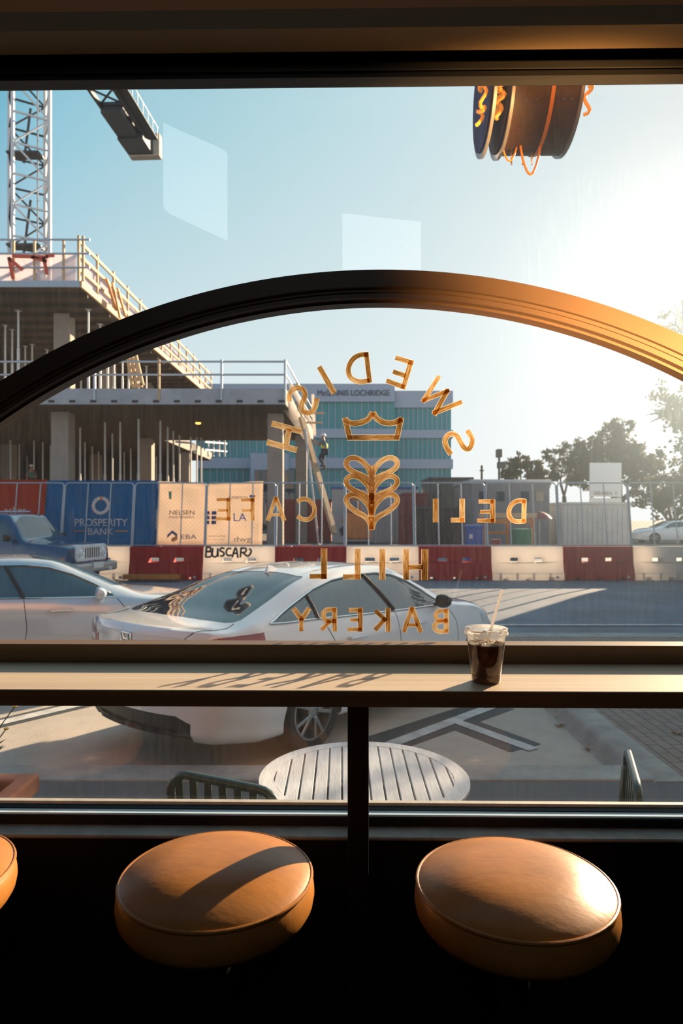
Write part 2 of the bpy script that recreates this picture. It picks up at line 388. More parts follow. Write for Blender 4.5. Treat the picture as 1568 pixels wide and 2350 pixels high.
# top frame, three stepped bars
o = MB().prism([(1.70, zt), (1.753, zt), (1.753, zt+.30), (1.70, zt+.30)], 'x', X0, X1).build('window_1_top_frame', 'frame_grey', bevel=.004)
window = bpy.data.objects.new('window_1', None); COL.objects.link(window); window.location = (0, 1.75, ZP(1840, 1.75)); struct(window)
put(o, window); o.name = 'top_frame'; fac(window)
def wpart(mb, name, material, **k): return mb.build(name, material, window, **k)
wpart(MB().prism([(1.70, ZP(178,1.70)), (1.688, ZP(178,1.688)), (1.688, ZP(166,1.688)), (1.70, ZP(166,1.70))], 'x', X0, X1), 'top_stop', 'black')
wpart(MB().prism([(1.698, ZP(163,1.698)), (1.68, ZP(163,1.68)), (1.68, ZP(143,1.68)), (1.698, ZP(143,1.698))], 'x', X0, X1), 'top_bead', 'frame_grey', bevel=.003)
# glass pane, one sheet behind arch, counter and post
zb = ZP(1842, 1.75)
wpart(MB().add([(X0,1.75,zb),(X1,1.75,zb),(X1,1.75,zt+.05),(X0,1.75,zt+.05)], [(3,2,1,0)]), 'glass_pane', 'pane', fix=False)
# bottom steps of the window
y = lambda py, d: ZP(py, d)
zbead, zled = ZP(1840,1.742), ZP(1857,1.727)
wpart(MB().prism([(1.753,zbead-.1),(1.735,zbead-.1),(1.735,zbead-.004),(1.737,zbead),(1.753,zbead)], 'x', X0, X1), 'bottom_bead', 'bead')
wpart(MB().prism([(1.7345,zled-.2),(1.7345,zbead-.0065),(1.7205,zbead-.0105),(1.7205,zled-.2)], 'x', X0, X1), 'bottom_stop', 'black')
wpart(MB().prism([(1.72,zled-.12),(1.694,zled-.12),(1.694,zled-.003),(1.697,zled),(1.72,zled)], 'x', X0, X1), 'inner_ledge', 'ledge')
wpart(MB().prism([(1.6935,zled-.12),(1.6935,zled-.003),(1.69,zled-.006),(1.69,zled-.12)], 'x', X0, X1), 'ledge_face', 'black')
# arch
def arch_pts(px_off, d, n=96):
    cx, cy, rr = 868.5, 2237.5, 1609.2-px_off
    out = []
    for i in range(n+1):
        a = R(90-45+90*i/n); out.append(P(cx-rr*math.cos(a)*1.0 if False else cx+rr*math.cos(math.pi-a), cy-rr*math.sin(a), d))
    return out
def arch_band(o0, o1, d0, d1, name, material):
    # a curved bar: outline between two offsets in the window plane, from depth d0 to d1
    d = 1.70
    A, B = arch_pts(o0, d), arch_pts(o1, d)
    m = MB(); n = len(A)
    ring = []
    for p, q in zip(A, B): ring.append([(p.x,d0,p.z),(q.x,d0,q.z),(q.x,d1,q.z),(p.x,d1,p.z),(p.x,d0,p.z)])
    m.grid(ring)
    return wpart(m, name, material, smooth=True)
arch_band(0, 38, 1.672, 1.752, 'arch_face', 'arch')
arch_band(38, 46, 1.684, 1.752, 'arch_step', 'arch')
arch_band(46, 58, 1.690, 1.752, 'arch_bead', 'arch')
arch_band(58, 64, 1.712, 1.752, 'arch_stop', 'arch')
# room
zc, zh = ZP(34, 1.60), ZP(78, 1.60)
struct(fac(MB().box((-3.6,1.60,zc),(3.6,1.80,5.8)).build('wall_front_upper', 'soffit')))
struct(fac(MB().box((-3.6,1.58,zh),(3.6,1.80,zc+.0)).build('trim_1', mat('dark_brown_header', (.20,.145,.08), .7))))
struct(fac(MB().box((-3.6,1.66,zt+.05),(3.6,1.80,zh)).build('trim_2', 'black')))
zm = ZP(1895, 1.692)
struct(fac(MB().prism([(1.69,zm-.008),(1.632,zm-.008),(1.63,zm-.005),(1.63,zm-.003),(1.633,zm),(1.69,zm)], 'x', X0, X1).build('trim_3', 'moulding')))
struct(fac(MB().prism([(1.665,-.5),(1.95,-.5),(1.95,zm-.12),(1.72,zm-.12),(1.72,zm-.0085),(1.665,zm-.0085)],'x',-3.6,3.6).build('wall_front', 'black')))
struct(fac(MB().box((-3.7,1.60,-.5),(X0,1.95,5.8)).build('wall_front_side', 'black')))
struct(fac(MB().box((X1,1.60,-.5),(3.7,1.95,5.8)).build('wall_front_end', 'black')))
struct(fac(MB().box((-3.7,-4.6,-.1),(3.7,1.66,0)).build('floor', mat('dark_floor', (.005,.0045,.004), .7))))
struct(fac(MB().box((-3.7,-4.6,5.8),(3.7,1.95,5.9)).build('ceiling', 'black')))
struct(fac(MB().box((-3.8,-4.6,-.1),(-3.7,1.95,5.9)).build('wall_left', 'black')))
struct(fac(MB().box((3.7,-4.6,-.1),(3.8,1.95,5.9)).build('wall_right', 'black')))
struct(fac(MB().box((-3.8,-4.7,-.1),(3.8,-4.6,5.9)).build('wall_back', 'black')))
# two glowing panels added behind the camera for the pale reflections in the window
def rear_window(name, px, d):
    w = bpy.data.objects.new(name, None); COL.objects.link(w); struct(w)
    pts = []
    for q in px:
        p = P(q[0], q[1], d); pts.append((p.x, 3.5-d, p.z))
    w.location = pts[0]
    MB().add(pts+[(a,b-.03,c) for a,b,c in pts], [(0,1,2,3),(7,6,5,4),(0,4,5,1),(1,5,6,2),(2,6,7,3),(3,7,4,0)][:1]).build('glow_face', 'light_panel', w, fix=False)
    f = MB()
    for a, b in zip(pts, pts[1:]+pts[:1]): f.bar((a[0],a[1]-.02,a[2]), (b[0],b[1]-.02,b[2]), .05)
    f.build('panel_frame', 'black', w)
rear_window('glow_panel_2', [(330,262),(370,283),(476,330),(493,345),(493,560),(350,492),(334,478),(330,465)], 6.)
rear_window('glow_panel_3', [(745,482),(938,505),(938,690),(745,690)], 6.)
for nm in ('glow_panel_2','glow_panel_3'):
    # real face order: panel polygon has as many corners as measured
    for ch in bpy.data.objects[nm].children:
        if ch.name.startswith('glow_face'):
            me = ch.data; n = len(me.vertices)//2
            vs = [tuple(v.co) for v in me.vertices]; me.clear_geometry(); me.from_pydata(vs[:n], [], [tuple(range(n))])

# ---- bar counter
ct = E-.3587
yf, yb = .3587*F/400, 1.67
counter = thing('bar_counter', 'long oak window counter with low back ledge across the window', 'counter', (0,1.55,ct))
MB().box((X0,yf,ct-.034),(X1,yb+.03,ct)).build('counter_top', 'oak', counter, bevel=.0015)
MB().box((X0,yf-.0015,ct-.0335),(X1,yf-.0003,ct-.0015)).build('front_edge', 'oak_dark', counter)
MB().box((X0,yb,ct+.0005),(X1,yb+.058,ZP(1480,yb))).build('back_ledge', 'oak_dark', counter, bevel=.001)
fac(counter)
MBp = MB().box((XP(801,1.56),1.535,0),(XP(849,1.56),1.583,ct-.0345))
fac(tag(MBp.build('counter_post', 'black', bevel=.002), 'black square post under the counter, standing between the two stools', 'post'))

# ---- bar stools
def make_stool(x, yv, label):
    t = thing('bar_stool', label, 'stool', (x,yv,0), 'tan leather stools along the window counter')
    zs = E-.70; r = .186
    prof = [(0,.0315),(.03,.0312),(.06,.0302),(.09,.0278),(.11,.0248),(.13,.0200),(.15,.0132),(.165,.0072),(.177,.0018),(.1845,-.003),(.183,-.006)]
    s = MB().lathe([(p[0]+1e-4, zs+p[1]) for p in prof], 64, (x,yv,0)); s.build('seat_top', 'leather', t, smooth=True)
    side = [(.1825,-.005),(.1865,-.012),(.190,-.026),(.191,-.040),(.188,-.056),(.181,-.068),(.168,-.076),(.0,-.078)]
    MB().lathe([(a+1e-4, zs+b) for a,b in side], 64, (x,yv,0)).build('seat_side', 'leather', t, smooth=True)
    ring = [(x+.1855*math.cos(2*math.pi*k/64), yv+.1855*math.sin(2*math.pi*k/64), zs-.0045) for k in range(64)]
    MB().tube(ring, .0038, 8, True).build('piping', 'leather', t, smooth=True)
    MB().lathe([(.145,zs-.094),(.15,zs-.09),(.15,zs-.078)], 40, (x,yv,0)).build('seat_plate', 'steel_dark', t)
    MB().lathe([(.028,.03),(.028,zs-.09)], 20, (x,yv,0)).build('pedestal', 'steel_dark', t, smooth=True)
    ringf = [(x+.16*math.cos(2*math.pi*k/48), yv+.16*math.sin(2*math.pi*k/48), .27) for k in range(48)]
    fr = MB().tube(ringf, .009, 8, True)
    for k in range(3):
        a = 2*math.pi*k/3; fr.bar((x,yv,.27),(x+.16*math.cos(a),yv+.16*math.sin(a),.27), .012)
    fr.build('foot_ring', 'steel_dark', t)
    MB().lathe([(.20,0),(.20,.012),(.06,.03),(.028,.04)], 48, (x,yv,0)).build('base_plate', 'steel_dark', t, smooth=True)
    return fac(t)
st = make_stool(.339, 1.315, 'tan leather bar stool with fully sunlit seat, right of the black post')
for x, yv, lb in ((-.238, 1.335, 'tan leather bar stool crossed by a dark diagonal shadow, left of the post'), (-.842, 1.33, 'tan leather bar stool cut off by the left edge of the photo')):
    c = copy_tree(st); c.location = (x,yv,0); c['label'] = lb; fac(c)

# ---- iced coffee
cx, cy = XP(1125, 1.462), 1.487
cup = thing('iced_coffee_cup', 'clear plastic cup of iced coffee with white straw standing on the counter', 'cup', (cx,cy,ct))
h = .107
def rad(z): return .0305+(.0425-.0305)*z/h
MB().lathe([(.027,.0008),(.0295,.001),(rad(.004),.004)]+[(rad(z)-(.0012 if abs(z-.018) < .002 else 0),z) for z in (.016,.018,.02,.05,.08,h-.008)]+[(.0440,h-.004),(.0447,h-.001),(.0440,h+.001)], 64, (cx,cy,ct), cap=False).build('cup_wall', 'plastic', cup, smooth=True)
cof = [(.0,.0022),(.0265,.0022),(rad(.005)-.0012,.005),(rad(.04)-.0012,.04),(rad(.075)-.0012,.075),(rad(.083)-.0012,.083),(rad(.083)-.003,.0845),(0,.0845)]
MB().lathe([(a+1e-4,b) for a,b in cof], 56, (cx,cy,ct)).build('coffee', 'coffee', cup, smooth=True)
fm = MB()
for k in range(26):
    a = random.uniform(0,6.28); rr = random.uniform(0,.031); s = random.uniform(.005,.009)
    fm.lathe([(1e-4,-s*.5),(s*.8,-s*.25),(s,0),(s*.8,s*.25),(1e-4,s*.5)], 10, (cx+rr*math.cos(a),cy+rr*math.sin(a),ct+.0853))
fm.build('foam', 'foam', cup, smooth=True)
lid = MB().lathe([(.0455,h-.006),(.0475,h-.003),(.0478,h+.001),(.0462,h+.004),(.0455,h+.0075),(.0465,h+.0095),(.045,h+.0105),(.036,h+.0085),(.034,h+.0065),(.004,h+.0065)], 64, (cx,cy,ct), cap=False)
lid.build('lid', 'lid', cup, smooth=True)
a, b = P(1132,1437,1.48), P(1156,1353,1.475)
a2 = a+(a-b)*.9
MB().tube([a2, a, b], .0033, 14).build('straw', 'straw', cup, smooth=True)
fac(cup)

# ---- painted window lettering (seen from behind)
YL = 1.7475
def stroke(mb, pts, w, k=0):
    """a flat brush stroke through window-plane points (pixels), with square ends"""
    pts = [P(px,py,YL) for px,py in pts]; d = YL-.0004*k
    w = w/F*YL; n = len(pts); L, Rr, S = [], [], [0.]
    for i in range(n):
        a = pts[max(i-1,0)]; b = pts[min(i+1,n-1)]
        t = Vector((b.x-a.x,0,b.z-a.z)).normalized(); nn = Vector((-t.z,0,t.x))
        if 0 < i < n-1:
            t1 = (pts[i]-pts[i-1]).normalized(); c = max(.45, t1.x*t.x+t1.z*t.z)
        else: c = 1.
        L.append(pts[i]+nn*w/2/c); Rr.append(pts[i]-nn*w/2/c)
        if i: S.append(S[-1]+(pts[i]-pts[i-1]).length)
    for i in range(n-1):
        q = [L[i],Rr[i],Rr[i+1],L[i+1]]
        u0, u1 = S[i]*12+k*1.7, S[i+1]*12+k*1.7
        quad = [(p.x,d,p.z) for p in q]; uvq = [(u0,0),(u0,1),(u1,1),(u1,0)]
        e1, e2 = q[1]-q[0], q[2]-q[0]
        if e1.z*e2.x-e1.x*e2.z < 0: quad.reverse(); uvq.reverse()     # all brushwork faces the street
        mb.add(quad, [(0,1,2,3)], [uvq])
def smooth_path(pts, n=6, closed=False):
    p = [Vector((a,b,0)) for a,b in pts]; out = []; m = len(p)
    for i in range(m if closed else m-1):
        g = (lambda j: p[j % m]) if closed else (lambda j: p[min(max(j,0),m-1)])
        a,b,c,d = g(i-1),g(i),g(i+1),g(i+2)
        for k in range(n):
            t = k/n; v = .5*((2*b)+(c-a)*t+(2*a-5*b+4*c-d)*t*t+(3*b-a-3*c+d)*t**3); out.append((v.x,v.y))
    out.append((p[0].x,p[0].y) if closed else (p[-1].x,p[-1].y))
    return out
def letter(parent, name, crop, strokes):
    ox, oy, s = crop; mb = MB()
    for k, (w, curved, pts) in enumerate(strokes):
        q = smooth_path(pts) if curved else pts
        stroke(mb, [(ox+x/s, oy+y_/s) for x,y_ in q], w/s, k)
    o = mb.build(name, 'gold', parent, fix=False)
    o['label'] = 'gold painted letter '+name.split('_')[-1].upper() if name.startswith('letter') else 'gold painted stroke'
    return o
A_ = (600,780,3.0154); B_ = (340,960,3.92); C_ = (1080,1060,3.2131); D_ = (700,1080,3.6465); K_ = (600,1260,2.7034)
def word(name, label, px, py):
    p = P(px,py,YL); return fac(thing('painted_word', label, 'window lettering', (p.x,YL,p.z), 'gold words painted on the window'))
w = word('', 'gold mirrored seven-letter word arched over the painted crown', 850, 900)
letter(w,'letter_h',A_,[(41,0,[(70,577),(278,634)]),(41,0,[(36,706),(247,762)]),(40,0,[(193,615),(172,728)])])
letter(w,'letter_s',A_,[(38,1,[(193,425),(195,380),(214,347),(248,331),(283,340),(300,368),(298,400),(282,440),(277,472),(294,497),(330,504),(362,482),(379,440),(383,402)])])
letter(w,'letter_i',A_,[(39,0,[(400,185),(505,370)])])
letter(w,'letter_d',A_,[(37,1,[(742,102),(690,104),(645,124),(614,164),(602,212),(614,255),(645,280),(690,290),(750,282)]),(36,0,[(725,86),(750,296)])])
letter(w,'letter_e',A_,[(36,0,[(928,124),(1052,162)]),(36,0,[(911,221),(998,250)]),(36,0,[(866,283),(990,330)]),(38,0,[(1038,145),(978,342)])])
letter(w,'letter_w',A_,[(34,0,[(1230,252),(1115,432)]),(32,0,[(1112,425),(1300,350)]),(36,0,[(1290,346),(1192,522)]),(36,0,[(1186,510),(1386,432)])])
letter(w,'letter_s',A_,[(38,1,[(1312,793),(1284,750),(1270,705),(1284,668),(1318,651),(1353,668),(1376,706),(1400,745),(1430,757),(1452,728),(1454,680),(1422,628)])])
w = word('', 'gold mirrored word CAFE in dark brown strokes left of the wheat ear', 612, 1168)
letter(w,'letter_e',B_,[(30,0,[(614,731),(742,731)]),(30,0,[(625,828),(720,828)]),(32,0,[(606,904),(742,904)]),(40,0,[(722,714),(722,921)])])
letter(w,'letter_f',B_,[(32,0,[(835,733),(958,733)]),(30,0,[(843,829),(930,829)]),(40,0,[(938,714),(938,921)])])
letter(w,'letter_a',B_,[(38,0,[(1150,708),(1076,922)]),(40,0,[(1148,708),(1225,922)]),(26,0,[(1110,868),(1195,868)])])
letter(w,'letter_c',B_,[(40,1,[(1342,750),(1385,727),(1438,733),(1482,770),(1498,822),(1484,872),(1445,908),(1392,908),(1342,880)])])
w = word('', 'bright gold mirrored word DELI right of the wheat ear', 1100, 1172)
letter(w,'letter_i',A_,[(37,0,[(1205,1099),(1205,1263)])])
letter(w,'letter_l',A_,[(32,0,[(1309,1247),(1405,1247)]),(38,0,[(1388,1099),(1388,1264)])])
letter(w,'letter_e',C_,[(30,0,[(57,292),(170,292)]),(26,0,[(67,368),(150,368)]),(28,0,[(46,432),(172,432)]),(36,0,[(160,277),(160,446)])])
letter(w,'letter_d',C_,[(34,1,[(405,291),(350,287),(310,306),(284,345),(280,388),(302,426),(345,440),(402,434)]),(34,0,[(391,278),(388,450)])])
w = word('', 'gold mirrored four-letter word just above the sedan roof, below the wheat ear', 848, 1294)
letter(w,'letter_l',D_,[(44,0,[(40,885),(180,885)]),(54,0,[(160,650),(160,908)])])
letter(w,'letter_l',D_,[(44,0,[(318,888),(460,888)]),(52,0,[(442,655),(442,910)])])
letter(w,'letter_i',D_,[(54,0,[(648,655),(648,912)])])
letter(w,'letter_h',D_,[(53,0,[(847,658),(847,914)]),(58,0,[(1002,657),(1000,916)]),(44,0,[(868,808),(985,806)])])
w = word('', 'gold mirrored word BAKERY low on the pane above the counter', 850, 1422)
letter(w,'letter_y',K_,[(32,0,[(199,368),(252,442)]),(32,0,[(298,366),(246,442)]),(30,0,[(248,432),(248,510)])])
letter(w,'letter_r',K_,[(30,1,[(466,378),(412,377),(386,398),(391,430),(420,446),(466,446)]),(30,0,[(425,446),(373,502)]),(31,0,[(455,364),(455,511)])])
letter(w,'letter_e',K_,[(28,0,[(543,379),(625,379)]),(24,0,[(553,439),(610,439)]),(26,0,[(535,498),(625,498)]),(32,0,[(614,364),(614,512)])])
letter(w,'letter_k',K_,[(30,0,[(775,444),(708,382)]),(31,0,[(770,430),(706,502)]),(32,0,[(786,364),(786,514)])])
letter(w,'letter_a',K_,[(30,0,[(935,360),(884,514)]),(32,0,[(933,360),(990,515)]),(24,0,[(905,470),(970,470)])])
letter(w,'letter_b',K_,[(28,1,[(1156,384),(1105,383),(1082,404),(1086,430),(1110,442),(1156,443)]),(30,1,[(1156,443),(1104,447),(1074,472),(1081,498),(1110,511),(1156,505)]),(32,0,[(1148,369),(1147,516)])])
p = P(857,975,YL)
cr = fac(thing('painted_emblem', 'gold outline crown painted on the glass above the wheat ear', 'window painting', (p.x,YL,p.z)))
letter(cr,'crown_outline',A_,[(40,1,[(572,552),(625,577),(690,572),(742,547),(772,502)]),(40,1,[(772,502),(800,545),(850,573),(915,575),(974,550)])])
letter(cr,'crown_side',A_,[(40,0,[(578,538),(614,690)])]); letter(cr,'crown_side',A_,[(40,0,[(968,538),(936,690)])]); letter(cr,'crown_band',A_,[(40,0,[(594,676),(955,676)])])
p = P(853,1130,YL)
wh = fac(thing('painted_wheat_ear', 'gold six-leaf wheat ear painted at the centre of the glass', 'window painting', (p.x,YL,p.z)))
for lv in (0,126,250):
    last = lv == 250
    for s in (1,-1):
        q = [(766,1010),(778,950),(808,905),(850,822+18),(895,815),(930,830),(938,862),(922,893),(880,918),(825,942),(785,975),(764,1010)]
        q = [(766,985),(772,930),(790,885),(825,845),(868,820),(908,818),(936,838),(938,868),(915,898),(870,922),(815,946),(782,978),(766,1012)]
        if last: q = [(766,960),(782,905),(825,850),(868,824),(908,820),(936,842),(938,872),(915,905),(870,940),(815,970),(782,1005),(764,1060)]
        letter(wh,'leaf',A_,[(37,1,[(764+s*(x-764), y_+lv) for x,y_ in q])])
letter(wh,'stem',A_,[(42,0,[(766,870),(764,1100)]),(42,0,[(764,1060),(760,1240)]),(38,0,[(761,1225),(761,1318)])])
# ================================================================== GROUND
def ground(name, pts, material, th=.06):
    m = MB(); n = len(pts)
    m.add([tuple(p) for p in pts]+[(p[0],p[1],p[2]-th) for p in pts], [tuple(range(n)), tuple(range(2*n-1,n-1,-1))]+[(i,i+n,(i+1)%n+n,(i+1)%n) for i in range(n)])
    return struct(m.build(name, material))
XC = 2.06                                   # kerb line of the corner island on the right
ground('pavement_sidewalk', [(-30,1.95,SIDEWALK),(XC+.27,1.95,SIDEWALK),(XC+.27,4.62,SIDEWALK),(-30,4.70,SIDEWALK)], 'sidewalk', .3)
# kerb strip along the lot
struct(MB().box((-30,4.66,-.7),(XC+.10,4.95,SIDEWALK+.004)).build('curb_lot', 'curb', bevel=.02))
# kerb of the corner island: rounded edge swept away from the shop
prof = [(XC-.03,-.7),(XC-.03,LOT+.0),(XC+.015,LOT+.03),(XC+.04,SIDEWALK-.03),(XC+.08,SIDEWALK+.002),(XC+.29,SIDEWALK+.004),(XC+.29,-.7)]
struct(MB().prism(prof, 'y', 4.63, 10.2).build('curb_island', 'curb', smooth=True))
ground('pavement_brick', [(XC+.29,1.95,SIDEWALK),(40,1.95,SIDEWALK),(40,10.2,SIDEWALK),(XC+.29,10.2,SIDEWALK)], 'pavers', .4)
ground('pavement_island', [(XC-.03,10.2,SIDEWALK+.002),(40,10.2,SIDEWALK+.002),(40,10.55,SIDEWALK+.002),(XC-.03,10.55,SIDEWALK+.002)], 'curb', .4)
m = MB(); ys = [4.8,10.2,11.0,12.5,15.0,34.0]; zs = [LOT,LOT,-.44,-.36,STREET,STREET]
m.grid([[(-60,y_,z_),(-20,y_,z_),(20,y_,z_),(60,y_,z_)] for y_,z_ in zip(ys[:3],zs[:3])]); struct(m.build('floor_lot', 'concrete_lot'))
m = MB(); m.grid([[(-60,y_,z_),(-20,y_,z_),(20,y_,z_),(60,y_,z_)] for y_,z_ in zip(ys[2:],zs[2:])]); struct(m.build('floor_street', 'asphalt'))
m = MB(); m.grid([[(x,y_,STREET-.002-.0*y_) for x in (-200,-60,-20,20,60,200)] for y_ in (22.,34.,60.,120.,260.)]); struct(m.build('floor_site', 'dirt'))
# painted lines
def band(name, a, b, w, material, lift, z=LOT):
    a, b = Vector(a), Vector(b); d = (b-a); n = Vector((-d.y,d.x,0)).normalized()*w/2
    L = Vector((0,0,lift))
    return struct(MB().add([a-n+L,b-n+L,b+n+L,a+n+L],[(0,1,2,3)]).build(name, material))
pA, pB, pC = G(890,1712,LOT), G(1140,1618,LOT), G(1042,1655,LOT); pD = G(1225,1722,LOT)
band('road_marking', pA+Vector((-.10,0,0)), pB, .42, 'line_dark', .004); band('road_marking', G(1030,1650,LOT), pD+Vector((-.05,.05,0)), .36, 'line_dark', .005)
band('road_marking', pA, pB+(pB-pA)*.3, .13, 'line', .008); band('road_marking', pC, pD, .12, 'line', .009)
a, b = G(0,1660,LOT), G(215,1610,LOT)
band('road_marking', a-(b-a)*.4, b+(b-a)*.6, .30, 'line_dark', .004); band('road_marking', a-(b-a)*.4, b+(b-a)*.6, .15, 'line', .008)
band('road_marking', (1.2,11.62,-.405), (30,11.62,-.405), .14, 'line', .01)
band('road_marking', (-30,13.9,-.31), (-1,13.9,-.31), .12, 'line', .012)

# ================================================================== HANGING SIGN (round blade sign on the facade)
def sign():
    Xl, Xr, yc, R0 = .648, .90, 2.82, .235
    zc_ = ZP(345, yc)+R0
    t = thing('hanging_sign', 'round blue and brown drum sign with orange neon, hanging above the window', 'sign', ((Xl+Xr)/2,yc,zc_+.2))
    c = (0,yc,zc_)
    MB().lathe([(R0,Xl+.004),(R0,Xr)], 96, c, 'x').build('drum', 'sign_brown', t, smooth=True)
    for k,(x0,x1,r,dy) in enumerate(((Xl-.012,Xl,.252,0),(Xl-.075,Xl-.063,.245,.02))):
        cc = (0,yc+dy,zc_+ (0 if k == 0 else .01))
        MB().lathe([(r,x0),(r,x1)], 96, cc, 'x').build('face_rim', 'sign_rim', t, smooth=True)
        MB().lathe([(.0001,x0-.006),(r-.022,x0-.006),(r-.022,x0-.0005)], 96, cc, 'x').build('face_plate', 'sign_blue', t)
    MB().lathe([(.04,Xl-.062),(.04,Xl-.0125)], 40, c, 'x').build('face_spacer', 'sign_brown', t)
    MB().lathe([(R0+.012,Xr),(R0+.012,Xr+.012)], 96, c, 'x').build('far_rim', 'sign_rim', t, smooth=True)
    MB().lathe([(R0+.004,Xl+.14),(R0+.004,Xl+.155)], 96, c, 'x', cap=False).build('strap', 'orange_band', t)
    # chain-link tubes standing off the faces: illegible from this steep angle
    def tubes(x, rows, nm, sgn=-1):
        for a0, a1, rr in rows:
            pts = []
            for i in range(14):
                u = i/13; a = R(a0+(a1-a0)*u); q = rr+.018*math.sin(u*9)
                pts.append((x+sgn*.012*(1+math.sin(u*12)), yc-q*math.sin(a), zc_-q*math.cos(a)))
            MB().tube(pts, .0075, 8).build(nm, 'neon', t, smooth=True)
    tubes(Xl-.03, [(58,92,.15),(25,60,.15),(8,40,.10),(60,80,.19),(30,58,.19),(70,95,.10)], 'neon_tube')
    tubes(Xl-.095, [(40,90,.17),(15,42,.16),(60,95,.11)], 'neon_tube')
    tubes(Xr+.03, [(35,75,.20),(62,95,.19)], 'neon_tube', 1)
    # loose orange cable loops and drain studs under the drum
    zb_ = zc_-R0
    def loop(x0,x1,drop,yy):
        return [(x0+(x1-x0)*i/16, yy, zb_+.01-drop*math.sin(math.pi*i/16)**.8) for i in range(17)]
    MB().tube(loop(Xl-.005,Xl+.055,.065,yc-.01), .004, 8).build('cable_loop', 'orange_band', t, smooth=True)
    MB().tube(loop(Xl+.065,Xl+.15,.125,yc-.02), .005, 8).build('cable_loop', 'orange_band', t, smooth=True)
    for x in (Xl+.035,Xl+.08,Xl+.118):
        MB().tube([(x,yc,zb_+.01),(x,yc,zb_-.065)], .0035, 8).build('stud', 'chrome', t)
    for x in (Xl+.045,Xl+.085,Xl+.19,Xl+.225):
        a = R(52); MB().lathe([(.0001,-.004),(.008,-.002),(.0001,.006)], 10, (x,yc-(R0+.001)*math.sin(a),zc_-(R0+.001)*math.cos(a))).build('rivet', 'sign_rim', t)
    MB().bar(((Xl+Xr)/2,yc,zc_+R0-.01),((Xl+Xr)/2,yc,zc_+R0+.35),.04).build('hanger', 'steel_dark', t)
    return t
fac(sign())

# ================================================================== PATIO FURNITURE
def table():
    zt_ = SIDEWALK+.74; x, yv = XP(835,2.79)*1.0, 2.79; r = .428
    t = thing('patio_table', 'round weathered grey slatted wooden table on the sidewalk outside', 'table', (x,yv,SIDEWALK))
    m = MB(); n = 72; ri = r-.062
    for k in range(n):        # rim ring
        pass
    rim = MB()
    rim.lathe([(ri,zt_-.022),(r-.003,zt_-.022),(r,zt_-.018),(r,zt_-.003),(r-.003,zt_),(ri,zt_),(ri,zt_-.022)], 96, (x,yv,0), cap=False)
    rim.build('table_rim', 'wood_table', t, smooth=True)
    w, gap = .0475, .0075; k = 0; xx = -ri+.006
    while xx < ri-.01:
        a, b = xx, min(xx+w, ri-.002); mid = max(abs(a),abs(b)); half = math.sqrt(max(0,(ri+.004)**2-mid**2))
        m2 = MB(); lo = math.sqrt(max(0,(ri+.003)**2-a*a)); hi = math.sqrt(max(0,(ri+.003)**2-b*b))
        m2.prism([(x+a,yv-lo),(x+b,yv-hi),(x+b,yv+hi),(x+a,yv+lo)], 'z', zt_-.02, zt_-.001)
        m2.build('table_slat', 'wood_table', t, bevel=.002); xx += w+gap
    MB().bar((x-ri,yv-.02,zt_-.05),(x+ri,yv-.02,zt_-.05),.05,.05).bar((x,yv-ri+.05,zt_-.05),(x,yv+ri-.05,zt_-.05),.05,.05).build('table_batten', 'wood_table', t)
    for sx in (-1,1):
        for sy in (-1,1):
            MB().bar((x+sx*.19,yv+sy*.19,zt_-.03),(x+sx*.25,yv+sy*.25,SIDEWALK),.05).build('leg', 'wood_table', t)
table()
def chair(pos, ang, label):
    # local: seat faces +y, back at y=0
    t = thing('patio_chair', label, 'chair', (0,0,0), 'green metal chairs at the patio table')
    w, H = .225, .88
    pts = [(-w,-.0,.0),(-w,.0,.44),(-w,-.03,H-.08)]
    for k in range(7):
        a = math.pi-k*math.pi/12; pts.append((-w+.075+.075*math.cos(a),-.035,H-.075+.075*math.sin(a)))
    for k in range(7):
        a = math.pi/2-k*math.pi/12; pts.append((w-.075+.075*math.cos(a),-.035,H-.075+.075*math.sin(a)))
    pts += [(w,-.03,H-.08),(w,0,.44),(w,0,0)]
    MB().tube(pts, .0155, 12).build('back_frame', 'green_metal', t, smooth=True)
    for k in range(7):
        xx = -w+.0375+.0625*k*(2*w-.075)/.375
        MB().bar((xx,-.012,.50),(xx,-.034,H-.005),.030,.006,(0,1,0)).build('back_slat', 'green_metal', t)
    MB().bar((-w,-.005,.50),(w,-.005,.50),.02,.012).build('lower_rail', 'green_metal', t)
    for k in range(8):
        MB().bar((-w+.02,.03+.052*k,.45),(w-.02,.03+.052*k,.45),.04,.006).build('seat_slat', 'green_metal', t)
    fr = [(-w,.0,.44),(-w,.43,.44),(w,.43,.44),(w,.0,.44)]
    MB().tube(fr, .013, 10).build('seat_frame', 'green_metal', t)
    for s in (-1,1): MB().tube([(s*w,.43,.44),(s*w,.45,0)], .013, 10).build('leg', 'green_metal', t)
    t.location = (*pos, SIDEWALK); t.rotation_euler = (0,0,ang); return t
def chair_at(pl, pr, label, face):
    c = (Vector(pl)+Vector(pr))/2; d = Vector(pr)-Vector(pl); ang = math.atan2(d.y,d.x)
    n = Vector((-math.sin(ang),math.cos(ang)))
    if n.dot(Vector(face)) < 0: ang += math.pi; n = -n
    return chair((c.x,c.y), ang, label)
ca = chair_at((-.600,2.49),(-.195,2.30),'dark green slat-back metal chair at the left edge of the wooden table',(1,1))
cb = chair_at((1.10,2.72),(.965,2.30),'dark green metal chair seen edge-on, right of the wooden table',(-1,0))

